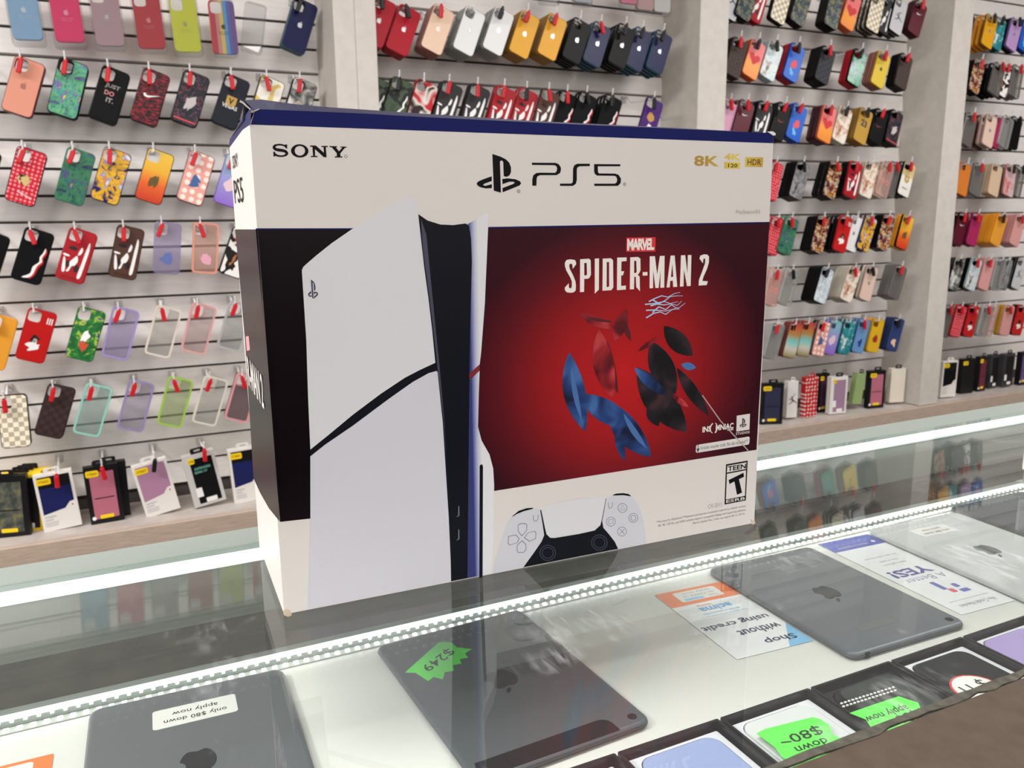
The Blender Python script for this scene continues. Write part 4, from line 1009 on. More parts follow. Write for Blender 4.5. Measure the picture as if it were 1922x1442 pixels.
MULTI = noise_mat('case_multicolour', [(.36, (40, 44, 56)), (.48, (60, 76, 86)), (.55, (90, 110, 80)), (.6, (150, 120, 60)), (.68, (70, 90, 130))], 60, 3, .8, .3)
COLOR = noise_mat('case_bright_mix', [(.36, (20, 26, 70)), (.45, (120, 36, 34)), (.53, (190, 140, 50)), (.6, (206, 200, 190)), (.68, (40, 90, 80))], 60, 2, .9, .3)
HEARTB = grad_mat('case_heart_ground', [(0, (226, 130, 40)), (.35, (236, 150, 50)), (.6, (226, 110, 110)), (1, (220, 120, 120))])
TROPIC = grad_mat('case_tropical', [(0, (130, 120, 60)), (.25, (200, 196, 180)), (.45, (120, 196, 190)), (.65, (170, 130, 70)), (1, (190, 50, 60))])
CAMO = noise_mat('case_camo', [(.42, (30, 34, 34)), (.5, (70, 88, 64)), (.6, (58, 74, 54))], 30, 1, .4, .5, interp='CONSTANT')
MARB = noise_mat('case_marble', [(.4, (214, 222, 226)), (.55, (170, 184, 196)), (.65, (226, 226, 228))], 30, 4, 1.5, .2)
PALEBL = noise_mat('case_pale_blue_photo', [(.4, (180, 198, 204)), (.55, (206, 214, 214)), (.64, (150, 140, 132)), (.7, (54, 46, 42))], 22, 2, .4, .25)
GOLDW = noise_mat('case_gold_white', [(.44, (236, 232, 220)), (.5, (214, 190, 110)), (.6, (196, 168, 84))], 22, 1, .6, .3, interp='CONSTANT')
GREYSM = noise_mat('case_grey_print', [(.4, (70, 70, 72)), (.52, (150, 148, 144)), (.62, (216, 212, 206))], 26, 2, .7, .35)
VGKW = grad_mat('case_gold_to_white', [(0, (226, 222, 214)), (.55, (232, 228, 220)), (.6, (214, 196, 140)), (1, (206, 186, 126))])
def stripe_build(N, Lk):
    v = sep(N, Lk, coord(N, Lk), 'X')
    mr = N.new('ShaderNodeMapRange'); mr.inputs['From Min'].default_value = -.036; mr.inputs['From Max'].default_value = .036; Lk.new(v, mr.inputs['Value'])
    return ramp(N, Lk, mr.outputs['Result'], [(0, (188, 44, 58)), (.2, (214, 140, 130)), (.36, (226, 200, 96)), (.52, (96, 160, 210)), (.68, (70, 96, 190)), (.82, (112, 70, 140))], 'CONSTANT')
RAINBOW = node_mat('case_rainbow', stripe_build, .35)
def clr(nm, rgb, op=.3): return clear_mat('case_clear_'+nm, rgb, op)

# name -> (shell, back panel, motifs, words)
S = {}
def design(k, sh, pn, ms=(), desc=None): S[k] = (sh, pn, list(ms), desc or k)
red = solid('red', (176, 20, 36)); gold = solid('gold', (255, 220, 194)); white = solid('white', (250, 250, 250)); yel = solid('yellow', (244, 176, 28)); navy = solid('navy', (13, 18, 74)); teal = solid('teal_edge', (24, 76, 92)); brown = solid('brown', (92, 62, 50), .5); grey = solid('charcoal', (54, 54, 57), .5)
design('peach', solid('maroon_edge', (120, 40, 48)), solid('peach', (232, 156, 132)), [fruit(mat('ink_bronze', (150, 100, 86)))], 'peach phone case with a small fruit logo')
design('holo', K, HOLO, [camring(K)], 'shiny green and violet phone case')
design('holo2', solid('green_edge', (60, 120, 90)), HOLO2, [], 'green and violet marbled phone case')
design('justdoit', K, K, [words('JUST', mat('ink_pale_grey', (150, 146, 142)), .040, .026, .002, .015, 0, .03), words('DO', mat('ink_pinkish', (190, 120, 120)), .026, .006, -.002, .014, 0, .03), words('IT.', mat('ink_pale_grey'), .020, -.014, .004, .014, 0, .03)], 'glossy black phone case lettered JUST DO IT')
design('redcheck', solid('dark_red', (66, 12, 22)), REDPAT, [check(WH, 1.0, .004)], 'dark red patterned phone case with white check mark')
design('night', K, GRID, [blot(mat('ink_ash', (190, 182, 182)), 5, 3), motif('red_strip', 'rstrip', mat('ink_coral', (214, 74, 76)), lambda q: q.flat([[(-.032, -.070), (.032, -.070), (.032, -.066), (-.032, -.066)]], pl()))], 'black phone case with low red strip')
design('vegas', K, solid('ink_navy', (26, 30, 44)), [words('VEGAS', WH, .046, -.016, 0, .012), shield()], 'navy-black phone case lettered VEGAS with gold shield')
design('goldwhite', K, GOLDW, [blot(BK, 9, 2)], 'gold and white patterned phone case')
design('greyprint', K, GREYSM, [], 'grey smoky printed phone case')
design('reddot', K, REDDOT, [words('Supreme', WH, .040, -.052, .008, .009, R(-18)), blot(mat('ink_tan', (206, 180, 120)), 21, 3), blot(DK, 22, 2)], 'red monogram phone case with slanted white lettering')
design('yelblue', solid('deep_blue', (26, 26, 70)), YELBLUE, [], 'yellow, blue and white printed phone case')
design('sunset', K, SUNSET, [blot(mat('ink_olive', (96, 78, 34)), 31, 2)], 'yellow to orange phone case with olive patch')
design('pinkdot', solid('mauve_edge', (90, 60, 70)), PINKDOT, [blot(mat('ink_blue', (60, 96, 150)), 33, 2)], 'pink spotted phone case with blue patch')
design('tealvio', solid('violet_edge', (120, 90, 180)), TEALVIO, [blot(mat('ink_palepink', (226, 196, 206)), 35, 2)], 'teal to violet phone case')
design('blackwave', KM, KM, [wave_red(), wave()], 'matte black phone case with wavy stripe')
design('redshoe', red, solid('shoe_red', (184, 34, 44), .45), [eyes(), sneaker()], 'red phone case with white shoe stripes')
design('brownshoe', solid('dark_brown', (52, 36, 32), .5), brown, [eyes(), sneaker()], 'brown phone case with white shoe stripes')
design('greyshoe', K, grey, [eyes(), sneaker()], 'charcoal phone case with white shoe stripes')
design('lilacclear', clr('lilac_edge', (168, 152, 196), .55), clr('lilac', (150, 140, 170), .5), [blot(mat('ink_steelblue', (92, 108, 166)), 41, 3, -.02)], 'lilac translucent phone case with a blue patch')
design('peachclear', clr('peach_edge', (236, 160, 136), .7), clr('peachy', (190, 150, 136), .5), [blot(mat('ink_pink', (224, 160, 180)), 43, 3, -.02), frame_rim(solid('peach_rim', (238, 164, 140)))], 'peach-rimmed translucent phone case with a pink patch')
design('cow', K, COW, [], 'black and white cow print phone case')
design('amber', clr('amber_edge', (240, 160, 40), .8), clr('amber', (240, 170, 60), .75), [], 'amber translucent phone case')
design('redplain', red, solid('bright_red', (206, 34, 32)), [blot(WH, 51, 2, -.02), motif('white_bars', 'bars', WH, lambda q: [q.flat([rrect(.003, .019, .001, .018+k*.006, .052)], pl()) for k in range(3)]), blot(DK, 53, 1)], 'bright red phone case with white bars')
design('greenclear', solid('dark_green', (26, 84, 44)), GREENCL, [blot(WH, 55, 2), blot(mat('ink_orange', (196, 76, 46)), 56, 2, -.02)], 'green glitter phone case with white and orange patches')
for nm, rgb in (('lilac', (170, 150, 208)), ('cream', (236, 226, 212)), ('pink', (236, 176, 172)), ('mint', (150, 212, 196)), ('violet', (156, 140, 186)), ('green', (164, 206, 76)), ('ivory', (232, 226, 210)), ('rose', (236, 164, 168)), ('silver', (190, 192, 190))):
    e = solid(nm+'_rim', rgb); design('c_'+nm, clr(nm+'_edge', rgb, .75), clr(nm, tuple(int(c*.35+100) for c in rgb), .30), [frame_rim(e), camring(e)], 'clear phone case with %s rim' % nm)
design('creamcheck', K, CHECKC, [], 'cream and grey chequered phone case')
design('browncheck', solid('espresso', (36, 24, 24), .5), CHECKD, [], 'dark brown chequered phone case')
for nm, sh, pn, lg in (('red', red, solid('glossy_red', (184, 22, 42)), WH), ('gold', solid('rose_gold_edge', (150, 92, 84)), gold, mat('ink_cream', (250, 236, 222))), ('white', clr('smoke', (150, 150, 146), .6), white, GY), ('yellow', solid('amber_dark', (150, 104, 20)), yel, GY), ('black', K, K, GY), ('navy', teal, navy, GY), ('blush', solid('blush_edge', (180, 150, 140)), solid('blush', (240, 208, 190)), GY), ('lemon', solid('lemon_edge', (170, 130, 40)), solid('lemon', (238, 206, 48)), DK), ('lilac', solid('lilac_e', (120, 96, 150)), solid('lilac_p', (196, 160, 214)), GY)):
    design('f_'+nm, sh, pn, [fruit(lg)], '%s phone case with a fruit logo' % nm)
design('camo', K, CAMO, [wave()], 'green camouflage phone case')
design('redwhite', red, noise_mat('case_red_white', [(.4, (190, 30, 40)), (.52, (232, 224, 216)), (.6, (40, 20, 24))], 20, 1, .5, .3), [], 'red and white phone case with black sweep')
design('purple', solid('purple_edge', (52, 26, 84)), solid('purple', (80, 42, 124)), [blot(mat('ink_ochre', (190, 140, 70)), 61, 2, .02), blot(WH, 62, 2, -.03)], 'purple phone case with pale team patch')
design('multi', K, MULTI, [], 'multicoloured phone case')
design('bright', K, COLOR, [], 'brightly mixed printed phone case')
design('heart', solid('heart_edge', (206, 90, 40)), HEARTB, [heart(RDI)], 'orange-pink phone case with red heart')
design('jumper', K, solid('pearl', (214, 214, 218)), [jumper(BK)], 'white phone case with a leaping figure logo')
design('maroon', solid('wine', (66, 14, 28)), solid('wine_panel', (96, 22, 40)), [check(WH, .7, .02)], 'maroon phone case with a small check mark')
design('mono', solid('brown_edge', (44, 32, 30), .5), MONO, [], 'dark brown monogram phone case')
design('paleblue', solid('pale_edge', (170, 190, 196)), PALEBL, [], 'pale blue photo print phone case')
design('blue', solid('royal_edge', (16, 56, 150)), solid('royal', (28, 104, 214)), [blot(mat('ink_lightblue', (110, 184, 232)), 71, 2, -.035), blot(mat('ink_coral2', (224, 84, 84)), 72, 1, .0)], 'bright blue phone case with coral patch')
design('blackcheck', K, CHECKK, [], 'black chequered phone case')
design('black', K, K, [], 'plain black phone case')
design('blackred', K, K, [check(mat('ink_dull_red', (130, 50, 56)), .8, .0)], 'black phone case with a dull red mark')
design('pink', solid('pink_edge', (196, 130, 160)), solid('pink', (232, 168, 200)), [], 'plain pink phone case')
design('jersey', solid('ochre_edge', (150, 110, 40)), solid('ochre', (206, 162, 66)), [words('23', mat('ink_jersey', (64, 46, 66)), .036, .012, 0, .030, 0, .04)], 'ochre jersey phone case numbered 23')
design('cream', solid('cream_edge', (206, 198, 182)), noise_mat('case_cream_print', [(.45, (228, 220, 206)), (.6, (200, 150, 120)), (.68, (120, 90, 76))], 30, 2, .4, .3), [], 'cream printed phone case')
design('vgk', K, VGKW, [shield(), words('KNIGHTS', BK, .034, -.044, 0, .008)], 'gold and white phone case with a team shield')
design('greyemb', K, noise_mat('case_grey_emblem', [(.42, (110, 110, 112)), (.56, (150, 150, 152)), (.66, (66, 66, 70))], 24, 2, .5, .3), [], 'grey phone case with dark emblem')
design('marble', K, MARB, [], 'pale marbled phone case')
design('clearpink', clr('pinkish_edge', (226, 190, 180), .6), clr('pinkish', (220, 186, 176), .4), [motif('ring_eyes', 'reyes', mat('ink_rose', (214, 130, 120)), lambda q: [q.flat([ell(.010, .012, x, z, 14), ell(.006, .007, x, z, 14)[::-1]], pl()) for x, z in ((-.012, -.01), (.014, -.012), (0, .03))])], 'clear pinkish phone case with ring prints')
design('clear', clr('plain_edge', (206, 206, 204), .5), clr('plain', (190, 190, 186), .3), [], 'clear phone case')
design('clearsmoke', clr('smoke_edge', (130, 126, 124), .6), clr('smokep', (130, 126, 122), .5), [], 'smoky clear phone case')
design('tropic', solid('tropic_edge', (120, 60, 50)), TROPIC, [], 'tropical striped phone case')
design('skyblue', solid('sky_edge', (70, 110, 160)), solid('sky', (116, 164, 214)), [blot(mat('ink_navyblue', (40, 60, 130)), 81, 2, -.02)], 'sky blue phone case with navy patch')
design('yellow2', solid('mustard', (196, 150, 30)), solid('sunny', (240, 190, 44)), [blot(mat('ink_brick', (160, 40, 34)), 83, 2)], 'yellow phone case with brick red patch')
design('navy2', solid('slate_navy', (40, 54, 96)), solid('denim', (54, 72, 124)), [blot(mat('ink_skin', (236, 196, 164)), 85, 2, -.03)], 'denim blue phone case with pale patch')
design('redmono', red, REDDOT, [], 'red monogram phone case')
design('teal', solid('deep_teal', (26, 84, 92)), noise_mat('case_teal_print', [(.4, (40, 120, 130)), (.55, (60, 150, 156)), (.64, (226, 226, 226))], 30, 2, .5, .25), [], 'teal printed phone case')
design('magenta', solid('magenta_e', (110, 24, 60)), solid('magenta', (176, 40, 96)), [], 'magenta phone case')
design('tan', solid('tan_edge', (206, 176, 146)), solid('tan', (226, 196, 166)), [], 'tan phone case')
design('rosy', solid('rosy_e', (196, 120, 116)), noise_mat('case_rosy', [(.4, (190, 180, 182)), (.55, (206, 150, 146)), (.66, (180, 90, 90))], 24, 2, .6, .3), [], 'greyish rose phone case')
design('palepink', solid('palepink_e', (214, 150, 146)), solid('palepink', (232, 166, 162)), [], 'pale pink phone case')
design('orange', solid('orange_e', (190, 96, 30)), solid('orange', (226, 130, 50)), [], 'orange phone case')

COUNT = {'case': 0}
BAYS = {'L': 'left bay', 'M': 'middle bay', 'R': 'right bay', 'F': 'far right bay'}
ORD = ['top', 'second', 'third', 'fourth', 'fifth', 'sixth', 'seventh', 'eighth', 'ninth']
LABELS = {}
def nw(s): return len(s.replace(',', ' ').split())
def uniq(label, extra, short=None):
    """the label, told apart from the same words elsewhere by its neighbour"""
    if label not in LABELS: LABELS[label] = 1; return label
    for l2 in (label+', '+extra, (short or label)+', '+extra):
        if nw(l2) <= 13 and l2 not in LABELS: break
    LABELS[l2] = LABELS.get(l2, 0)+1
    return l2
def pose(x, y, z, roll, pitch=0.0, yaw=0.0):
    return Matrix.Translation((x, y, z)) @ Matrix.Rotation(yaw, 4, 'Z') @ Matrix.Rotation(pitch, 4, 'X') @ Matrix.Rotation(roll, 4, 'Y')
LOCK = {'r': mat('lock_red', (196, 28, 38), rough=.35), 'k': mat('lock_black', (22, 22, 24), rough=.4)}
M_hook = mat('hook_white', (226, 226, 224), rough=.35); M_clip = clear_mat('clip_plastic', (226, 222, 220), .55)
def hook(H, y0, desc, lock, zr):
    """white wire hook reaching out of the slatwall, with a stop lock on its tip"""
    h = empty('display_hook', Matrix.Translation((H.x, WALL_Y, H.z+.010)))
    tag(h, desc, 'hook', 'display hooks on the slatwall')
    L = WALL_Y-y0
    q = MB().tube([(0, -.001, zr), (0, -.03, zr), (0, -min(.06, L*.6), zr*.25), (0, -L+.006, 0), (0, -L-.004, .004), (0, -L-.009, .030)], .0032, 6); q.build('wire', M_hook, h)
    q = MB().box(-.010, -.009, zr-.018, .012, -.0005, zr+.006, 0, .001); q.build('clip', M_clip, h)
    if lock:
        a = rnd.uniform(-.25, .45)
        q = MB().box(-.0065, -.006, -.034, .0065, .006, .004, 0, .002); q.tube([(0, 0, .002), (0, 0, .010)], .0045, 8)
        lk = q.build('stop_lock', LOCK[lock], h); lk.location = (0, -L-.006, -.002); lk.rotation_euler = (0, a, 0)
    return h
rnd = random.Random(5)
PILE = MB(); PILE_M = []
def pile(M, s2, p2):
    for m in (s2, p2):
        if m not in PILE_M: PILE_M.append(m)
    o = len(PILE.v)
    PILE.v += [tuple(M @ v.co) for v in ME_ALL.vertices]
    for p in ME_ALL.polygons:
        PILE.f.append(tuple(i+o for i in p.vertices)); PILE.mi.append(PILE_M.index(p2 if p.material_index else s2))
ROWI = {}
def put_case(key, bay, row, x, y, z, roll=R(20), pitch=0.0, behind=0, lock='r', back=None, size=1.0, hooked=True, where='', step_=.0135, yaw=0.0, tight=False):
    sh, pn, ms, desc = S[key]
    lab = uniq('%s, %s row, %s' % (desc, ORD[row], BAYS[bay]), where or 'another', '%s, row %d, %s' % (desc.split(' with ')[0], row+1, BAYS[bay]))
    ROWI[bay, row] = ROWI.get((bay, row), 0)+1
    if tight: y += .012*(ROWI[bay, row] % 2); step_ = .024; behind = min(behind, 3)
    r_ = link('phone_case', ME_RG if 'clear' in key or key[:2] == 'c_' else ME_SH); slots(r_, [sh]); r_.matrix_world = pose(x, y, z, roll, pitch, yaw)
    if size != 1.0: r_.scale = (size,)*3
    tag(r_, lab, 'phone case', 'phone cases in the %s' % BAYS[bay])
    p = link('back_panel', ME_PN, r_); slots(p, [pn])
    for m in ms: m(r_)
    COUNT['case'] += 1
    M = r_.matrix_world
    H = pose(x, y, z, roll, pitch, yaw) @ Vector((-CW/2+.0215, 0, CH/2-.0225))
    short = lab
    if hooked:
        hook(H, y-.010, 'hook holding the '+short.replace('phone case', 'case'), lock, ROW0+PITCH*round((z+.1-ROW0)/PITCH)-.012-(H.z+.010))
    bk = back or key
    for k in range(behind):
        kk = bk if isinstance(bk, str) else bk[k % len(bk)]
        s2, p2, _, d2 = S[kk]
        j = rnd.uniform(-.03, .03)
        Mb = pose(x+rnd.uniform(-.001, .001), y+step_*(k+1), z-.0008*(k+1), roll+j*.4, pitch, yaw)
        if k > 0: pile(Mb, s2, p2); continue
        o = link('phone_case', ME_ALL); slots(o, [s2, p2])
        o.matrix_world = Mb
        tag(o, 'case behind the %s' % short.replace('phone case', 'one'), 'phone case', 'cases hung behind the %s' % short)
        COUNT['case'] += 1
    return r_
z1, z2, z3, z4 = (0, 0, 3.003), (0, 240, 3.604), (0, 540, 3.696), (0, 800, 3.432)
z5, z6, z7, z8 = (600, 0, 2.746), (1300, 0, 3.09), (1400, 250, 3.682), (1400, 530, 3.682)
YL, YR = 2.80, 2.72
def at(zm, cx, cy, y): p = Z(zm, (cx, cy))[0]; return on_y(p[0], p[1], y)

# left bay: x and z measured, rolled about 20 degrees about the hook
for key, row, x, z, roll, pitch, behind, lock, back in (
    ('redcheck', 1, -.298, 1.695, 20, 0, 0, 'r', None), ('peach', 1, -.182, 1.694, 19, -5, 1, 'r', 'redcheck'), ('holo', 1, -.070, 1.696, 18, 2, 2, 'r', 'black'), ('justdoit', 1, .037, 1.682, 20, -2, 1, 'r', 'black'), ('redcheck', 1, .147, 1.682, 20, 2, 1, 'r', 'black'),
    ('night', 1, .261, 1.684, 20, -1, 1, 'r', 'black'), ('vegas', 1, .379, 1.681, 21, -2, 1, 'r', 'black'), ('goldwhite', 1, .487, 1.682, 20, 0, 1, 'r', 'black'), ('greyprint', 1, .590, 1.682, 20, 0, 1, 'r', 'black'),
    ('black', 2, -.318, 1.447, 20, 0, 1, 'r', None), ('reddot', 2, -.203, 1.447, 19, 4, 1, 'r', 'black'), ('holo2', 2, -.077, 1.448, 19, 3, 0, 'r', None), ('yelblue', 2, .019, 1.451, 20, 3, 1, 'r', 'black'), ('sunset', 2, .139, 1.451, 20, 1, 0, None, None), ('pinkdot', 2, .257, 1.448, 20, -2, 1, 'r', 'black'), ('tealvio', 2, .365, 1.440, 20, 0, 0, 'r', None), ('blackcheck', 2, .470, 1.448, 20, 0, 0, 'r', None),
    ('black', 3, -.325, 1.215, 22, 0, 1, 'r', None), ('blackwave', 3, -.211, 1.220, 21, 5, 1, 'r', 'black'), ('redshoe', 3, -.097, 1.219, 21, 0, 2, 'r', 'redshoe'), ('brownshoe', 3, .040, 1.224, 15, 3, 2, 'r', 'brownshoe'), ('lilacclear', 3, .156, 1.235, 7, 0, 0, 'r', None), ('peachclear', 3, .268, 1.232, 7, 0, 0, 'r', None), ('cow', 3, .368, 1.215, 22, 0, 1, 'r', 'black'), ('greyshoe', 3, .470, 1.220, 20, 0, 0, 'r', None),
    ('amber', 4, -.330, .975, 20, 0, 1, 'r', 'amber'), ('redplain', 4, -.227, .986, 20, 4, 0, None, None), ('greenclear', 4, -.096, .982, 20, -3, 1, None, 'greenclear'), ('c_lilac', 4, .000, .978, 18, -3, 0, 'r', None), ('c_cream', 4, .122, .975, 19, -2, 0, 'r', None), ('c_pink', 4, .228, .977, 18, 0, 0, 'r', None), ('c_silver', 4, .340, .978, 20, 0, 0, 'r', None), ('c_mint', 4, .450, .977, 20, 0, 0, 'r', None),
    ('creamcheck', 5, -.312, .735, 1, -6, 1, 'r', 'black'), ('browncheck', 5, -.202, .753, 20, -7, 1, 'r', 'browncheck'), ('c_mint', 5, -.100, .746, 20, -8, 0, 'r', None), ('c_violet', 5, .022, .746, 19, -8, 0, 'r', None), ('c_green', 5, .138, .746, 19, -7, 0, 'r', None), ('c_ivory', 5, .244, .738, 20, -3, 0, 'r', None), ('c_rose', 5, .345, .738, 20, -3, 1, 'r', 'black')):
    put_case(key, 'L', row, x, YL, z, R(roll), R(pitch), behind, lock, back)

# boxed silicone cases along the top of the left bay
def tray_case(px, py, key_m, label, w=.086, h=.178, roll=-3, logo_m=GY, depth=.018, wrap_only=False, y=2.80, hole=True):
    b = on_y(px, py, y); z = b.z+h/2
    t = empty('boxed_phone_case', pose(b.x, y, z, R(roll))); tag(t, label, 'phone case', 'clear boxed cases on the top row')
    q = MB(); lv = [(0.001, 0), (0, .002), (0, depth), (.003, depth), (.003, .003)]
    rg = [[(x, yy, zz) for x, zz in rrect(w-2*i, h-2*i, .010, n=4)] for i, yy in lv]; n = len(rg[0])
    q.add([p for r_ in rg for p in r_], [tuple(range(n))[::1]]+[(k*n+a, k*n+(a+1) % n, k*n+n+(a+1) % n, k*n+n+a)[::-1] for k in range(4) for a in range(n)]+[tuple(range(4*n, 5*n))])
    q.build('clear_box', clr('box', (226, 226, 226), .035), t)
    if not wrap_only:
        c = link('case_shell', ME_SH, t); slots(c, [key_m]); c.location = (0, .004, .002); c.scale = (.97, 1, .97)
        p = link('back_panel', ME_PN, c); slots(p, [key_m])
        if logo_m:
            fruit(logo_m, .015)(c)
            words('iPhone 13 Pro Max', logo_m, .034, -.014, 0, .0035, 0, 0, 'model_lettering')(c); words('Silicone Case', logo_m, .026, -.020, 0, .0035, 0, 0, 'material_lettering')(c)
    return t
TD = [.044, .050, .018, .018, .018]
T_ = [('boxed light blue silicone case, first on the top row', (140, 182, 218), 52, 84, mat('ink_paleblue', (206, 222, 232))), ('boxed hot pink silicone case beside the light blue one', (236, 16, 104), 131, 88, mat('ink_lightpink', (250, 150, 190))), ('boxed dusty mauve silicone case on the top row', (184, 150, 158), 207, 95, GY), ('boxed red silicone case with camera hole, top row', (190, 26, 42), 285, 100, mat('ink_softred', (226, 130, 130))), ('boxed lime yellow silicone case on the top row', (216, 220, 52), 353, 106, mat('ink_limegrey', (170, 176, 90)))]
for (lab, c, px, py, lm), dp_ in zip(T_, TD): tray_case(px, py, mat('silicone_%d' % c[0], c, rough=.5, spec=.15), lab, logo_m=lm, depth=dp_)
tray_case(424, 108, RAINBOW, 'boxed rainbow striped case on the top row', w=.072, h=.172, logo_m=BK, roll=-2)
e_ = tray_case(480, 100, None, 'empty clear case box tilted on the top row', w=.066, h=.150, roll=10, wrap_only=True)
q = MB(); q.flat([[(-.028, -.062), (.020, -.070), (.026, -.050)]], pl(.0006)); q.build('white_slip', WH, e_)
put_case('f_navy', 'L', 0, *at(z1, 1690, 145, YL), R(20), 0, 2, 'k', 'f_navy')

# middle bay
for key, cx, cy, behind, lock in (('f_red', 305, 110, 3, 'k'), ('f_red', 433, 155, 3, 'k'), ('f_gold', 610, 152, 4, 'r'), ('f_white', 772, 160, 5, None), ('f_white', 922, 160, 5, 'k'), ('f_yellow', 1056, 178, 4, 'r'), ('f_yellow', 1200, 190, 4, 'r'), ('f_black', 1326, 210, 4, None), ('f_navy', 1440, 225, 3, 'r'), ('f_black', 1558, 237, 4, 'k'), ('f_navy', 1655, 250, 3, 'k'), ('f_navy', 1752, 268, 3, 'k')):
    put_case(key, 'M', 1, *at(z5, cx, cy, YR), R(24), R(-9), behind, lock, where='hook %s' % {305: 'nearest the first column', 433: 'left of the gold cases', 772: 'right of the gold cases', 922: 'left of the yellow cases', 1056: 'beside the white cases', 1200: 'beside the black cases', 1326: 'left of the first navy case', 1558: 'between the navy cases', 1440: 'between the black cases', 1655: 'second from the second column', 1752: 'nearest the second column', 610: 'gold'}[cx], step_=.016, tight=cx > 1300)
for key, cx, behind, lock, wh in (('camo', 285, 1, None, 'against the first column'), ('camo', 400, 1, 'k', 'second from the first column'), ('redwhite', 533, 1, None, ''), ('greyshoe', 656, 1, 'r', 'beside the red and white case'), ('greyshoe', 808, 1, 'r', 'left of the red shoe cases'), ('redshoe', 938, 1, 'r', 'right of the charcoal case'), ('redshoe', 1060, 1, 'k', 'left of the brown case'), ('brownshoe', 1166, 0, 'r', ''), ('blackwave', 1268, 1, 'r', 'right of the brown case'), ('blackwave', 1360, 1, 'k', 'middle of three'), ('blackwave', 1500, 2, 'k', 'left of the purple case'), ('purple', 1705, 0, 'k', '')):
    cy = 520+(cx-285)*.066
    put_case(key, 'M', 2, *at(z5, cx, cy, YR), R(22), R(-7), behind, lock, where=wh, step_=.015, tight=True)
for i, (px, py, c, lab) in enumerate(((1033, 9, (206, 206, 206), 'boxed pale grey case over the yellow cases'), (1095, 12, (190, 196, 206), 'boxed bluish grey case on the top row of the middle bay'), (1182, 14, (226, 120, 150), 'boxed pink case on the top row of the middle bay'), (1212, 26, (206, 166, 166), 'boxed mauve case on the top row of the middle bay'), (1244, 30, (224, 220, 216), 'boxed white case nearest the second column, top row'))):
    tray_case(px, py, mat('tray_case_%d' % i, c, rough=.5), lab, roll=0, w=.080, y=YR, logo_m=None)

# right bay and far right bay: shell drawn as one mesh where only slivers show
def run(bay, row, zm, cy0, items, roll=24, pitch=-10, y=YR, slope=0.0, x0=0):
    xs = [at(zm, it[1], cy0+(it[1]-x0)*slope, y).x for it in items]
    for i, it in enumerate(items):
        near = min([abs(xs[i]-xs[j]) for j in (i-1, i+1) if 0 <= j < len(xs)])
        key, cx = it[0], it[1]; behind = it[2] if len(it) > 2 else 2; lock = it[3] if len(it) > 3 else 'r'; wh = it[4] if len(it) > 4 else 'beside the %s' % prev_desc[0]
        back = it[5] if len(it) > 5 else None
        put_case(key, bay, row, *at(zm, cx, cy0+(cx-x0)*slope, y), R(roll+rnd.uniform(-3, 3)), R(pitch), behind, lock, back, where=wh, tight=near < .088)
        prev_desc[0] = S[key][3].split(' phone case')[0]+' one'
prev_desc = ['column']
run('R', 0, z6, -5, [('jumper', 245, 1, None), ('multi', 318, 1, None), ('redshoe', 392, 1, None), ('creamcheck', 515, 1, None), ('multi', 632, 2, None), ('multi', 822, 3, None, 'right of the gap', 'black'), ('heart', 920, 2, None), ('creamcheck', 1060, 2, None), ('greyshoe', 1130, 1, None), ('jumper', 1195, 2, None, 'beside the charcoal one'), ('maroon', 1305, 2, 'r')], slope=.105, x0=245)
run('R', 1, z6, 335, [('mono', 255, 2, 'r', 'against the second column'), ('heart', 358, 2, 'k'), ('paleblue', 460, 2, 'k'), ('blue', 590, 3, 'k', '', 'redplain'), ('blackcheck', 770, 4, 'r', '', 'black'), ('holo', 955, 3, 'k', '', 'redplain'), ('f_lemon', 1092, 3, 'r', '', 'f_gold'), ('mono', 1225, 3, 'r', 'nearest the third column', 'black')], slope=.082, x0=255)
run('R', 2, z6, 690, [('pink', 205, 1, 'r'), ('maroon', 295, 2, 'r'), ('greyshoe', 405, 2, 'r'), ('blackred', 512, 2, 'r', '', 'black'), ('blue', 605, 2, 'r'), ('heart', 780, 4, 'r', '', 'maroon'), ('cream', 870, 2, 'k'), ('jersey', 990, 3, 'k'), ('blackred', 1080, 2, 'r', 'left of the night print', 'black'), ('night', 1170, 3, None, '', 'black')], slope=.052, x0=205)
run('R', 3, z7, 330, [('redmono', 190, 1, 'r'), ('greyemb', 372, 4, 'k', '', 'black'), ('bright', 600, 4, 'r', '', 'multi'), ('redshoe', 745, 3, 'r', '', 'black'), ('cream', 850, 4, None), ('clearpink', 965, 3, 'r', '', 'cream'), ('clearsmoke', 1030, 1, 'r'), ('vgk', 1112, 2, 'r', '', 'black')], roll=20, pitch=-6, slope=-.012, x0=190)
run('R', 4, z7, 712, [('redmono', 215, 1, 'r'), ('holo2', 295, 1, 'r'), ('bright', 515, 4, 'r', '', 'black'), ('redplain', 672, 4, 'r', '', 'black'), ('f_white', 760, 1, None), ('yelblue', 838, 1, 'r'), ('bright', 965, 3, 'r', 'beside the yellow one', 'black'), ('sunset', 1100, 2, 'r', '', 'amber')], roll=20, pitch=-4, slope=-.03, x0=215)
run('R', 5, z7, 1068, [('clearpink', 210, 1, 'r'), ('clear', 300, 1, 'k'), ('marble', 540, 5, 'k', '', 'black'), ('cream', 725, 5, 'r', '', 'cream'), ('f_blush', 850, 2, 'k', '', ['c_ivory', 'maroon']), ('clearsmoke', 1050, 4, 'r', '', 'clearsmoke')], roll=20, pitch=-3, slope=-.045, x0=210)
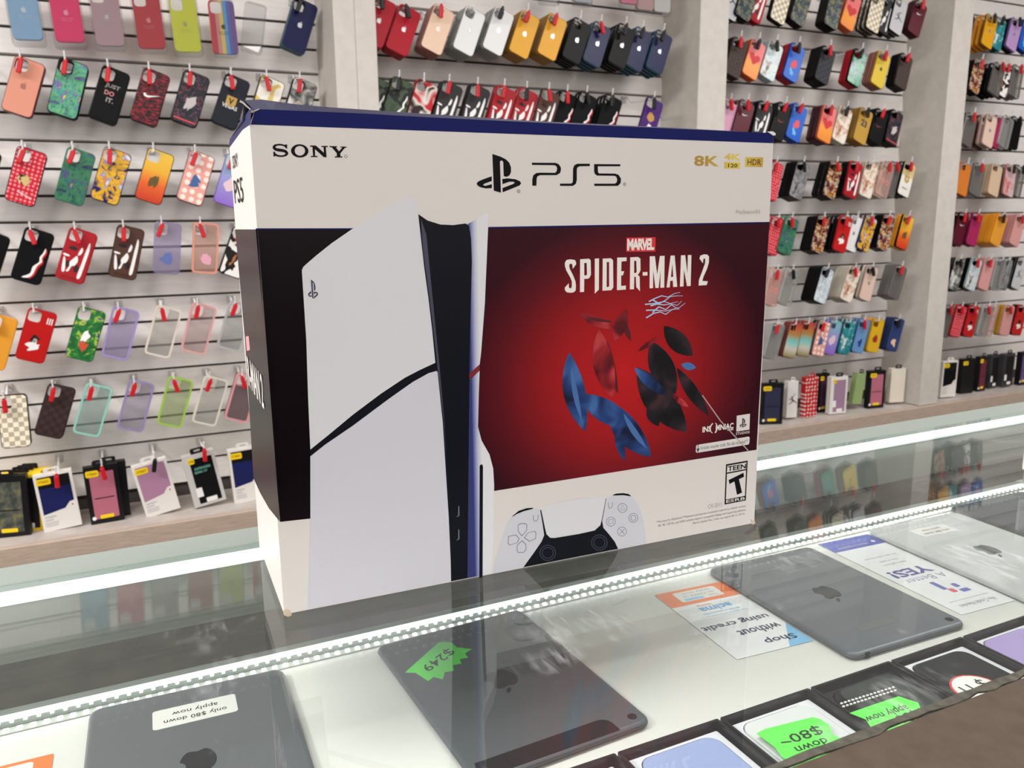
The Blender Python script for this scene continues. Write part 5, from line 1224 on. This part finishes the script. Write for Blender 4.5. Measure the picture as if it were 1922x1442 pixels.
run('R', 6, z8, 408, [('clear', 200, 3, 'r'), ('tropic', 325, 2, None), ('tropic', 430, 2, None, 'beside pink spots'), ('pinkdot', 520, 1, 'r', '', 'black'), ('tealvio', 615, 1, None), ('teal', 700, 2, None), ('skyblue', 812, 2, 'r'), ('yellow2', 898, 2, None, '', 'amber'), ('navy2', 1035, 3, 'k', '', 'navy2')], roll=14, pitch=0, slope=-.055, x0=200)
run('F', 1, z6, 165, [('blackwave', 1590, 1, None), ('f_yellow', 1722, 4, 'k', '', 'amber'), ('teal', 1788, 1, 'k'), ('f_lilac', 1865, 2, 'k', '', 'black'), ('blue', 1935, 1, 'k')], slope=.13, x0=1590)
run('F', 2, z6, 445, [('bright', 1648, 2, 'r'), ('clearsmoke', 1768, 3, 'r', '', 'black'), ('cow', 1820, 1, 'r'), ('clearsmoke', 1880, 2, 'r', 'beside cow print')], roll=22, slope=.12, x0=1648)
run('F', 3, z6, 752, [('clearsmoke', 1605, 1, 'r'), ('f_blush', 1724, 3, None, '', ['f_blush', 'maroon']), ('magenta', 1775, 1, None), ('clear', 1820, 1, None), ('black', 1885, 3, 'k')], roll=22, slope=.06, x0=1605)
run('F', 4, z7, 318, [('orange', 1505, 1, None), ('clearsmoke', 1600, 4, 'r', '', 'clear'), ('tan', 1725, 2, None), ('rosy', 1825, 2, 'k', '', 'clearsmoke'), ('clearsmoke', 1900, 1, 'k', 'beside greyish rose')], roll=20, slope=.03, x0=1505)
run('F', 5, z7, 665, [('maroon', 1500, 3, 'r', '', 'black'), ('magenta', 1580, 1, 'r'), ('amber', 1750, 6, 'k', '', 'amber'), ('palepink', 1880, 4, 'r')], roll=20, pitch=-4, slope=.02, x0=1500)
run('F', 6, z7, 978, [('greyprint', 1455, 2, 'k'), ('paleblue', 1575, 2, 'r', '', 'black'), ('palepink', 1665, 1, 'r'), ('clear', 1750, 2, None), ('greyemb', 1810, 1, None), ('jumper', 1888, 2, None)], roll=18, pitch=-3, slope=-.01, x0=1455)
run('F', 7, z8, 272, [('clearsmoke', 1408, 1, 'r'), ('redmono', 1470, 1, 'r'), ('redplain', 1560, 2, 'r', '', 'black'), ('clear', 1655, 3, 'r'), ('clearpink', 1710, 1, None), ('palepink', 1808, 2, 'r', '', 'yellow2'), ('redplain', 1895, 2, None, 'at the right end', 'black')], roll=12, pitch=0, slope=-.02, x0=1408)

# ------------------------------------------------------------------ boxed cases standing on the ledge
M_yel = mat('badge_yellow', (244, 206, 28), rough=.4); M_boxw = mat('retail_white', (226, 222, 216), rough=.45); M_boxk = mat('retail_black', (16, 16, 18), rough=.4)
def retail_box(x, z0, w, h, label, carton, case_m, style='split', y=2.76, roll=0.0, yaw=0.0, badge=True, depth=.028, hang='k', group='boxed cases on the ledge of the left bay'):
    """hang-tab box with a window onto the case; z0 is its foot"""
    t = empty('retail_box', pose(x, y, z0, R(roll), 0, R(yaw))); tag(t, label, 'box', group)
    q = MB(); q.plate([[(-w/2, 0), (w/2, 0), (w/2, h), (-w/2, h)]], lambda a, b: (a, depth, b), lambda a, b: (a, 0, b))
    q.build('carton', carton, t)
    q = MB(); q.plate([rrect(w*.42, .020, .006, 0, h+.009), rrect(.020, .006, .0028, 0, h+.010)[::-1]], lambda a, b: (a, .004, b), lambda a, b: (a, .0026, b))
    q.build('hang_tab', carton if hang == 'c' else LOCK['k'], t)
    f = pl(.0004)
    q = MB()
    if style == 'split':      # case above a slanting white foot
        q.flat([[(-w*.42, h*.30), (w*.16, h*.36), (w*.30, h*.46), (w*.42, h*.47), (w*.42, h*.96), (-w*.42, h*.96)]], f)
        c = q.build('window_case', case_m, t)
        q = MB(); q.flat([rrect(w*.84, h*.20, .002, 0, h*.86)], pl(.0006)); q.build('dark_header', M_boxk if carton is M_boxw else carton, t) if style == 'split' and case_m is not LILACP else None
        q = MB(); put_text(q, 'SYMMETRY', pl(.0006), -w*.25, h*.25, w*.3, h*.030); put_text(q, 'SERIES', pl(.0006), -w*.30, h*.20, w*.22, h*.022)
        for k in range(3): q.flat([[(-w*.42, h*(.15-.03*k)), (-w*.08, h*(.15-.03*k)), (-w*.08, h*(.156-.03*k)), (-w*.42, h*(.156-.03*k))]], pl(.0006))
        q.build('lettering', GREYINK, t)
        q = MB(); q.flat([ell(.006, cx=w*.36, cy=h*.40)], pl(.0006)); d_ = q.build('round_seal', WH, t); q = MB(); q.flat([ell(.0028, cx=w*.36, cy=h*.40)], pl(.0009)); q.build('seal_heart', RDI, d_)
    elif style == 'full':     # tall window with a bar
        q.flat([rrect(w*.72, h*.82, .003, .0, h*.49)], f); c = q.build('window_case', case_m, t)
        q = MB(); q.flat([rrect(w*.58, h*.018, .001, 0, h*.44)], pl(.0006)); q.build('case_bar', M_boxk, t)
        q = MB(); q.flat([rrect(w*.40, h*.065, .002, .0, h*.11)], pl(.0007)); q.build('yellow_foot', M_yel, t)
        q = MB(); q.flat([ell(.006, cx=-w*.38, cy=h*.10)], pl(.0006)); q.build('round_seal', WH, t)
    elif style == 'frame':    # pale frame round a dark case
        q.flat([rrect(w*.70, h*.86, .003, .004, h*.48)], f); c = q.build('window_case', case_m, t)
        q = MB(); q.flat([rrect(w*.34, h*.085, .002, .008, h*.095)], pl(.0007)); q.flat([rrect(w*.2, h*.18, .002, -w*.24, h*.27)], pl(.0007)); q.build('white_labels', WH, t)
        if case_m is KM:
            q = MB(); put_text(q, 'DEFENDER', pl(.0007), .004, h*.72, w*.5, h*.045); put_text(q, 'SERIES XT', pl(.0007), -.004, h*.65, w*.4, h*.04); q.build('green_lettering', mat('ink_aqua', (130, 214, 190)), t)
    if badge:
        q = MB(); bw = w*.38 if style != 'frame' else w*.2
        q.plate([rrect(bw, h*.11, .005, -w*.26, h*.88)], pl(0), pl(.0012)); b = q.build('yellow_badge', M_yel, t)
        q = MB(); put_text(q, 'OTTERBOX' if bw > .03 else 'OB', pl(.0015), -w*.26, h*.88, bw*.72, h*.04); q.build('badge_lettering', DK, b)
    return t
LILACP = solid('lilac_pink', (190, 140, 172)); NAVYP = solid('box_navy', (36, 42, 96)); PINKP = solid('box_pink', (200, 118, 138))
def foot(px, py, y=2.76): p = on_y(px, py, y); return p.x
LZ = .3905
b_ = [on_y(x, y, 2.76) for x, y in ((119, 990), (204, 985), (309, 977), (397, 957), (470, 950))]
retail_box(foot(20, 1010), LZ, .108, .190, 'black and yellow retail box cut off by the left edge', M_boxk, noise_mat('camo_grey', [(.4, (60, 66, 60)), (.55, (90, 92, 84)), (.65, (120, 112, 70))], 40), 'full', roll=2, yaw=-8, badge=False)
for k in range(3):
    retail_box(foot(40+4*k, 1008)+.010+.004*k, LZ, .106, .186-.004*k, 'yellow-sided retail box behind the black one at the left edge', M_yel, M_boxk, 'frame', y=2.792+k*.030, roll=2, yaw=-8, badge=False, depth=.026, group='yellow-sided boxes behind the black retail box')
retail_box(b_[0].x, LZ+.002, .104, .180, 'white retail box with navy case and yellow badge, second from left', M_boxw, NAVYP, 'split', roll=-4, yaw=3, hang='c')
retail_box(b_[1].x, LZ+.002, .096, .184, 'black retail box with pink case and dark bar', M_boxk, PINKP, 'full', roll=-2, yaw=2)
retail_box(b_[1].x+.018, LZ, .096, .182, 'black retail box behind the one with the pink case', M_boxk, M_boxk, 'none', y=2.80, yaw=4, badge=False)
retail_box(b_[2].x, LZ+.004, .104, .176, 'white retail box with lilac ring case, leaning left', M_boxw, LILACP, 'split', roll=-10, yaw=2, hang='c')
retail_box(b_[3].x, LZ+.012, .100, .178, 'grey-framed retail box with black case and green lettering', mat('retail_grey', (196, 194, 190)), KM, 'frame', roll=-9, yaw=2)
retail_box(b_[4].x, LZ, .098, .186, 'white retail box with navy case half hidden by console box', M_boxw, NAVYP, 'split', roll=-3, yaw=0, hang='c')
G2 = 'boxed cases on the ledge of the right bay'
def rx(zx, zy, y): return on_y(*Z(z8, (zx, zy))[0], y).x
retail_box(rx(180, 900, 2.745), LZ, .100, .188, 'black retail box with yellow badge next to console box edge', M_boxk, solid('box_slate', (58, 58, 84)), 'full', y=2.745, yaw=-20, group=G2)
jb = retail_box(rx(330, 860, 2.76), LZ+.01, .056, .170, 'slim white box with a leaping figure on the right ledge', M_boxw, white, 'none', y=2.77, badge=False, yaw=-8, group=G2, hang='c')
retail_box(rx(448, 850, 2.76), LZ+.002, .076, .190, 'red box with white spotted front on the right ledge', dots_mat('box_red_dots', (190, 26, 34), (226, 206, 202), .018, .26), solid('box_red', (190, 26, 34)), 'none', y=2.76, badge=False, group=G2, hang='c')
retail_box(rx(548, 800, 2.80), LZ+.002, .060, .186, 'dark boxed case between the red and pale framed boxes', M_boxk, solid('box_plum', (80, 46, 76)), 'full', y=2.81, group=G2)
retail_box(rx(632, 830, 2.75), LZ+.004, .094, .178, 'pale framed box with mauve case on the right ledge', M_boxw, solid('box_mauve', (176, 142, 168)), 'frame', y=2.745, group=G2, yaw=-8)
retail_box(rx(775, 700, 2.77), LZ+.030, .060, .150, 'pale green boxed case on the right ledge', solid('box_green', (164, 188, 126)), solid('box_green2', (176, 198, 138)), 'none', y=2.77, badge=False, group=G2, roll=8)
retail_box(rx(900, 800, 2.75), LZ+.002, .092, .184, 'black retail box with mauve-pink case on the right ledge', M_boxk, PINKP, 'full', y=2.75, group=G2, yaw=-10)
retail_box(rx(1045, 760, 2.76), LZ+.012, .080, .170, 'plain cream box nearest the third column on the ledge', mat('retail_cream', (226, 216, 200)), white, 'none', y=2.76, badge=False, group=G2, yaw=-14)
G3 = 'boxed cases on the ledge of the far right bay'
retail_box(rx(1400, 740, 2.74), LZ+.006, .092, .186, 'white retail box with black case beside the third column', M_boxw, KM, 'split', y=2.74, group=G3, yaw=-10, hang='c')
retail_box(rx(1530, 690, 2.77), LZ, .086, .184, 'black retail box right of the third column', M_boxk, M_boxk, 'none', y=2.77, group=G3, yaw=-6)
retail_box(rx(1632, 680, 2.77), LZ, .062, .186, 'black retail box with a maroon case and yellow foot', M_boxk, solid('box_maroon', (120, 50, 64)), 'full', y=2.77, group=G3)
retail_box(rx(1712, 660, 2.79), LZ+.004, .070, .180, 'black case in a clear bag on the far right ledge', clr('bag', (70, 70, 74), .6), M_boxk, 'frame', y=2.79, badge=False, group=G3)
retail_box(rx(1812, 640, 2.77), LZ+.008, .088, .178, 'second black case in a clear bag, farther right', clr('bag', (70, 70, 74), .6), M_boxk, 'frame', y=2.77, badge=False, group=G3)
retail_box(rx(1925, 600, 2.77), LZ+.004, .070, .180, 'violet retail box at the right edge of the ledge', M_boxk, solid('box_violet', (110, 90, 150)), 'full', y=2.77, badge=False, group=G3)

jo = jumper(BK)(jb); jo.location = (0, -.0006, .085)
for nm, bx, zz_, lk in (('white retail box with navy case', b_[0].x, .166, 'r'), ('black retail box with pink case', b_[1].x, .172, 'r'), ('leaning white box with lilac case', b_[2].x-.012, .176, 'k'), ('grey-framed box with black case', b_[3].x-.008, .190, 'r')):
    hook(Vector((bx, 0, LZ+zz_)), 2.744, 'hook holding the '+nm, lk, ROW0-5*PITCH-.012-(LZ+zz_+.010))
pm = PILE.build('phone_cases_stacked_deeper', PILE_M)
tag(pm, 'further phone cases stacked deeper on the hooks of all bays', 'phone cases', kind='stuff')
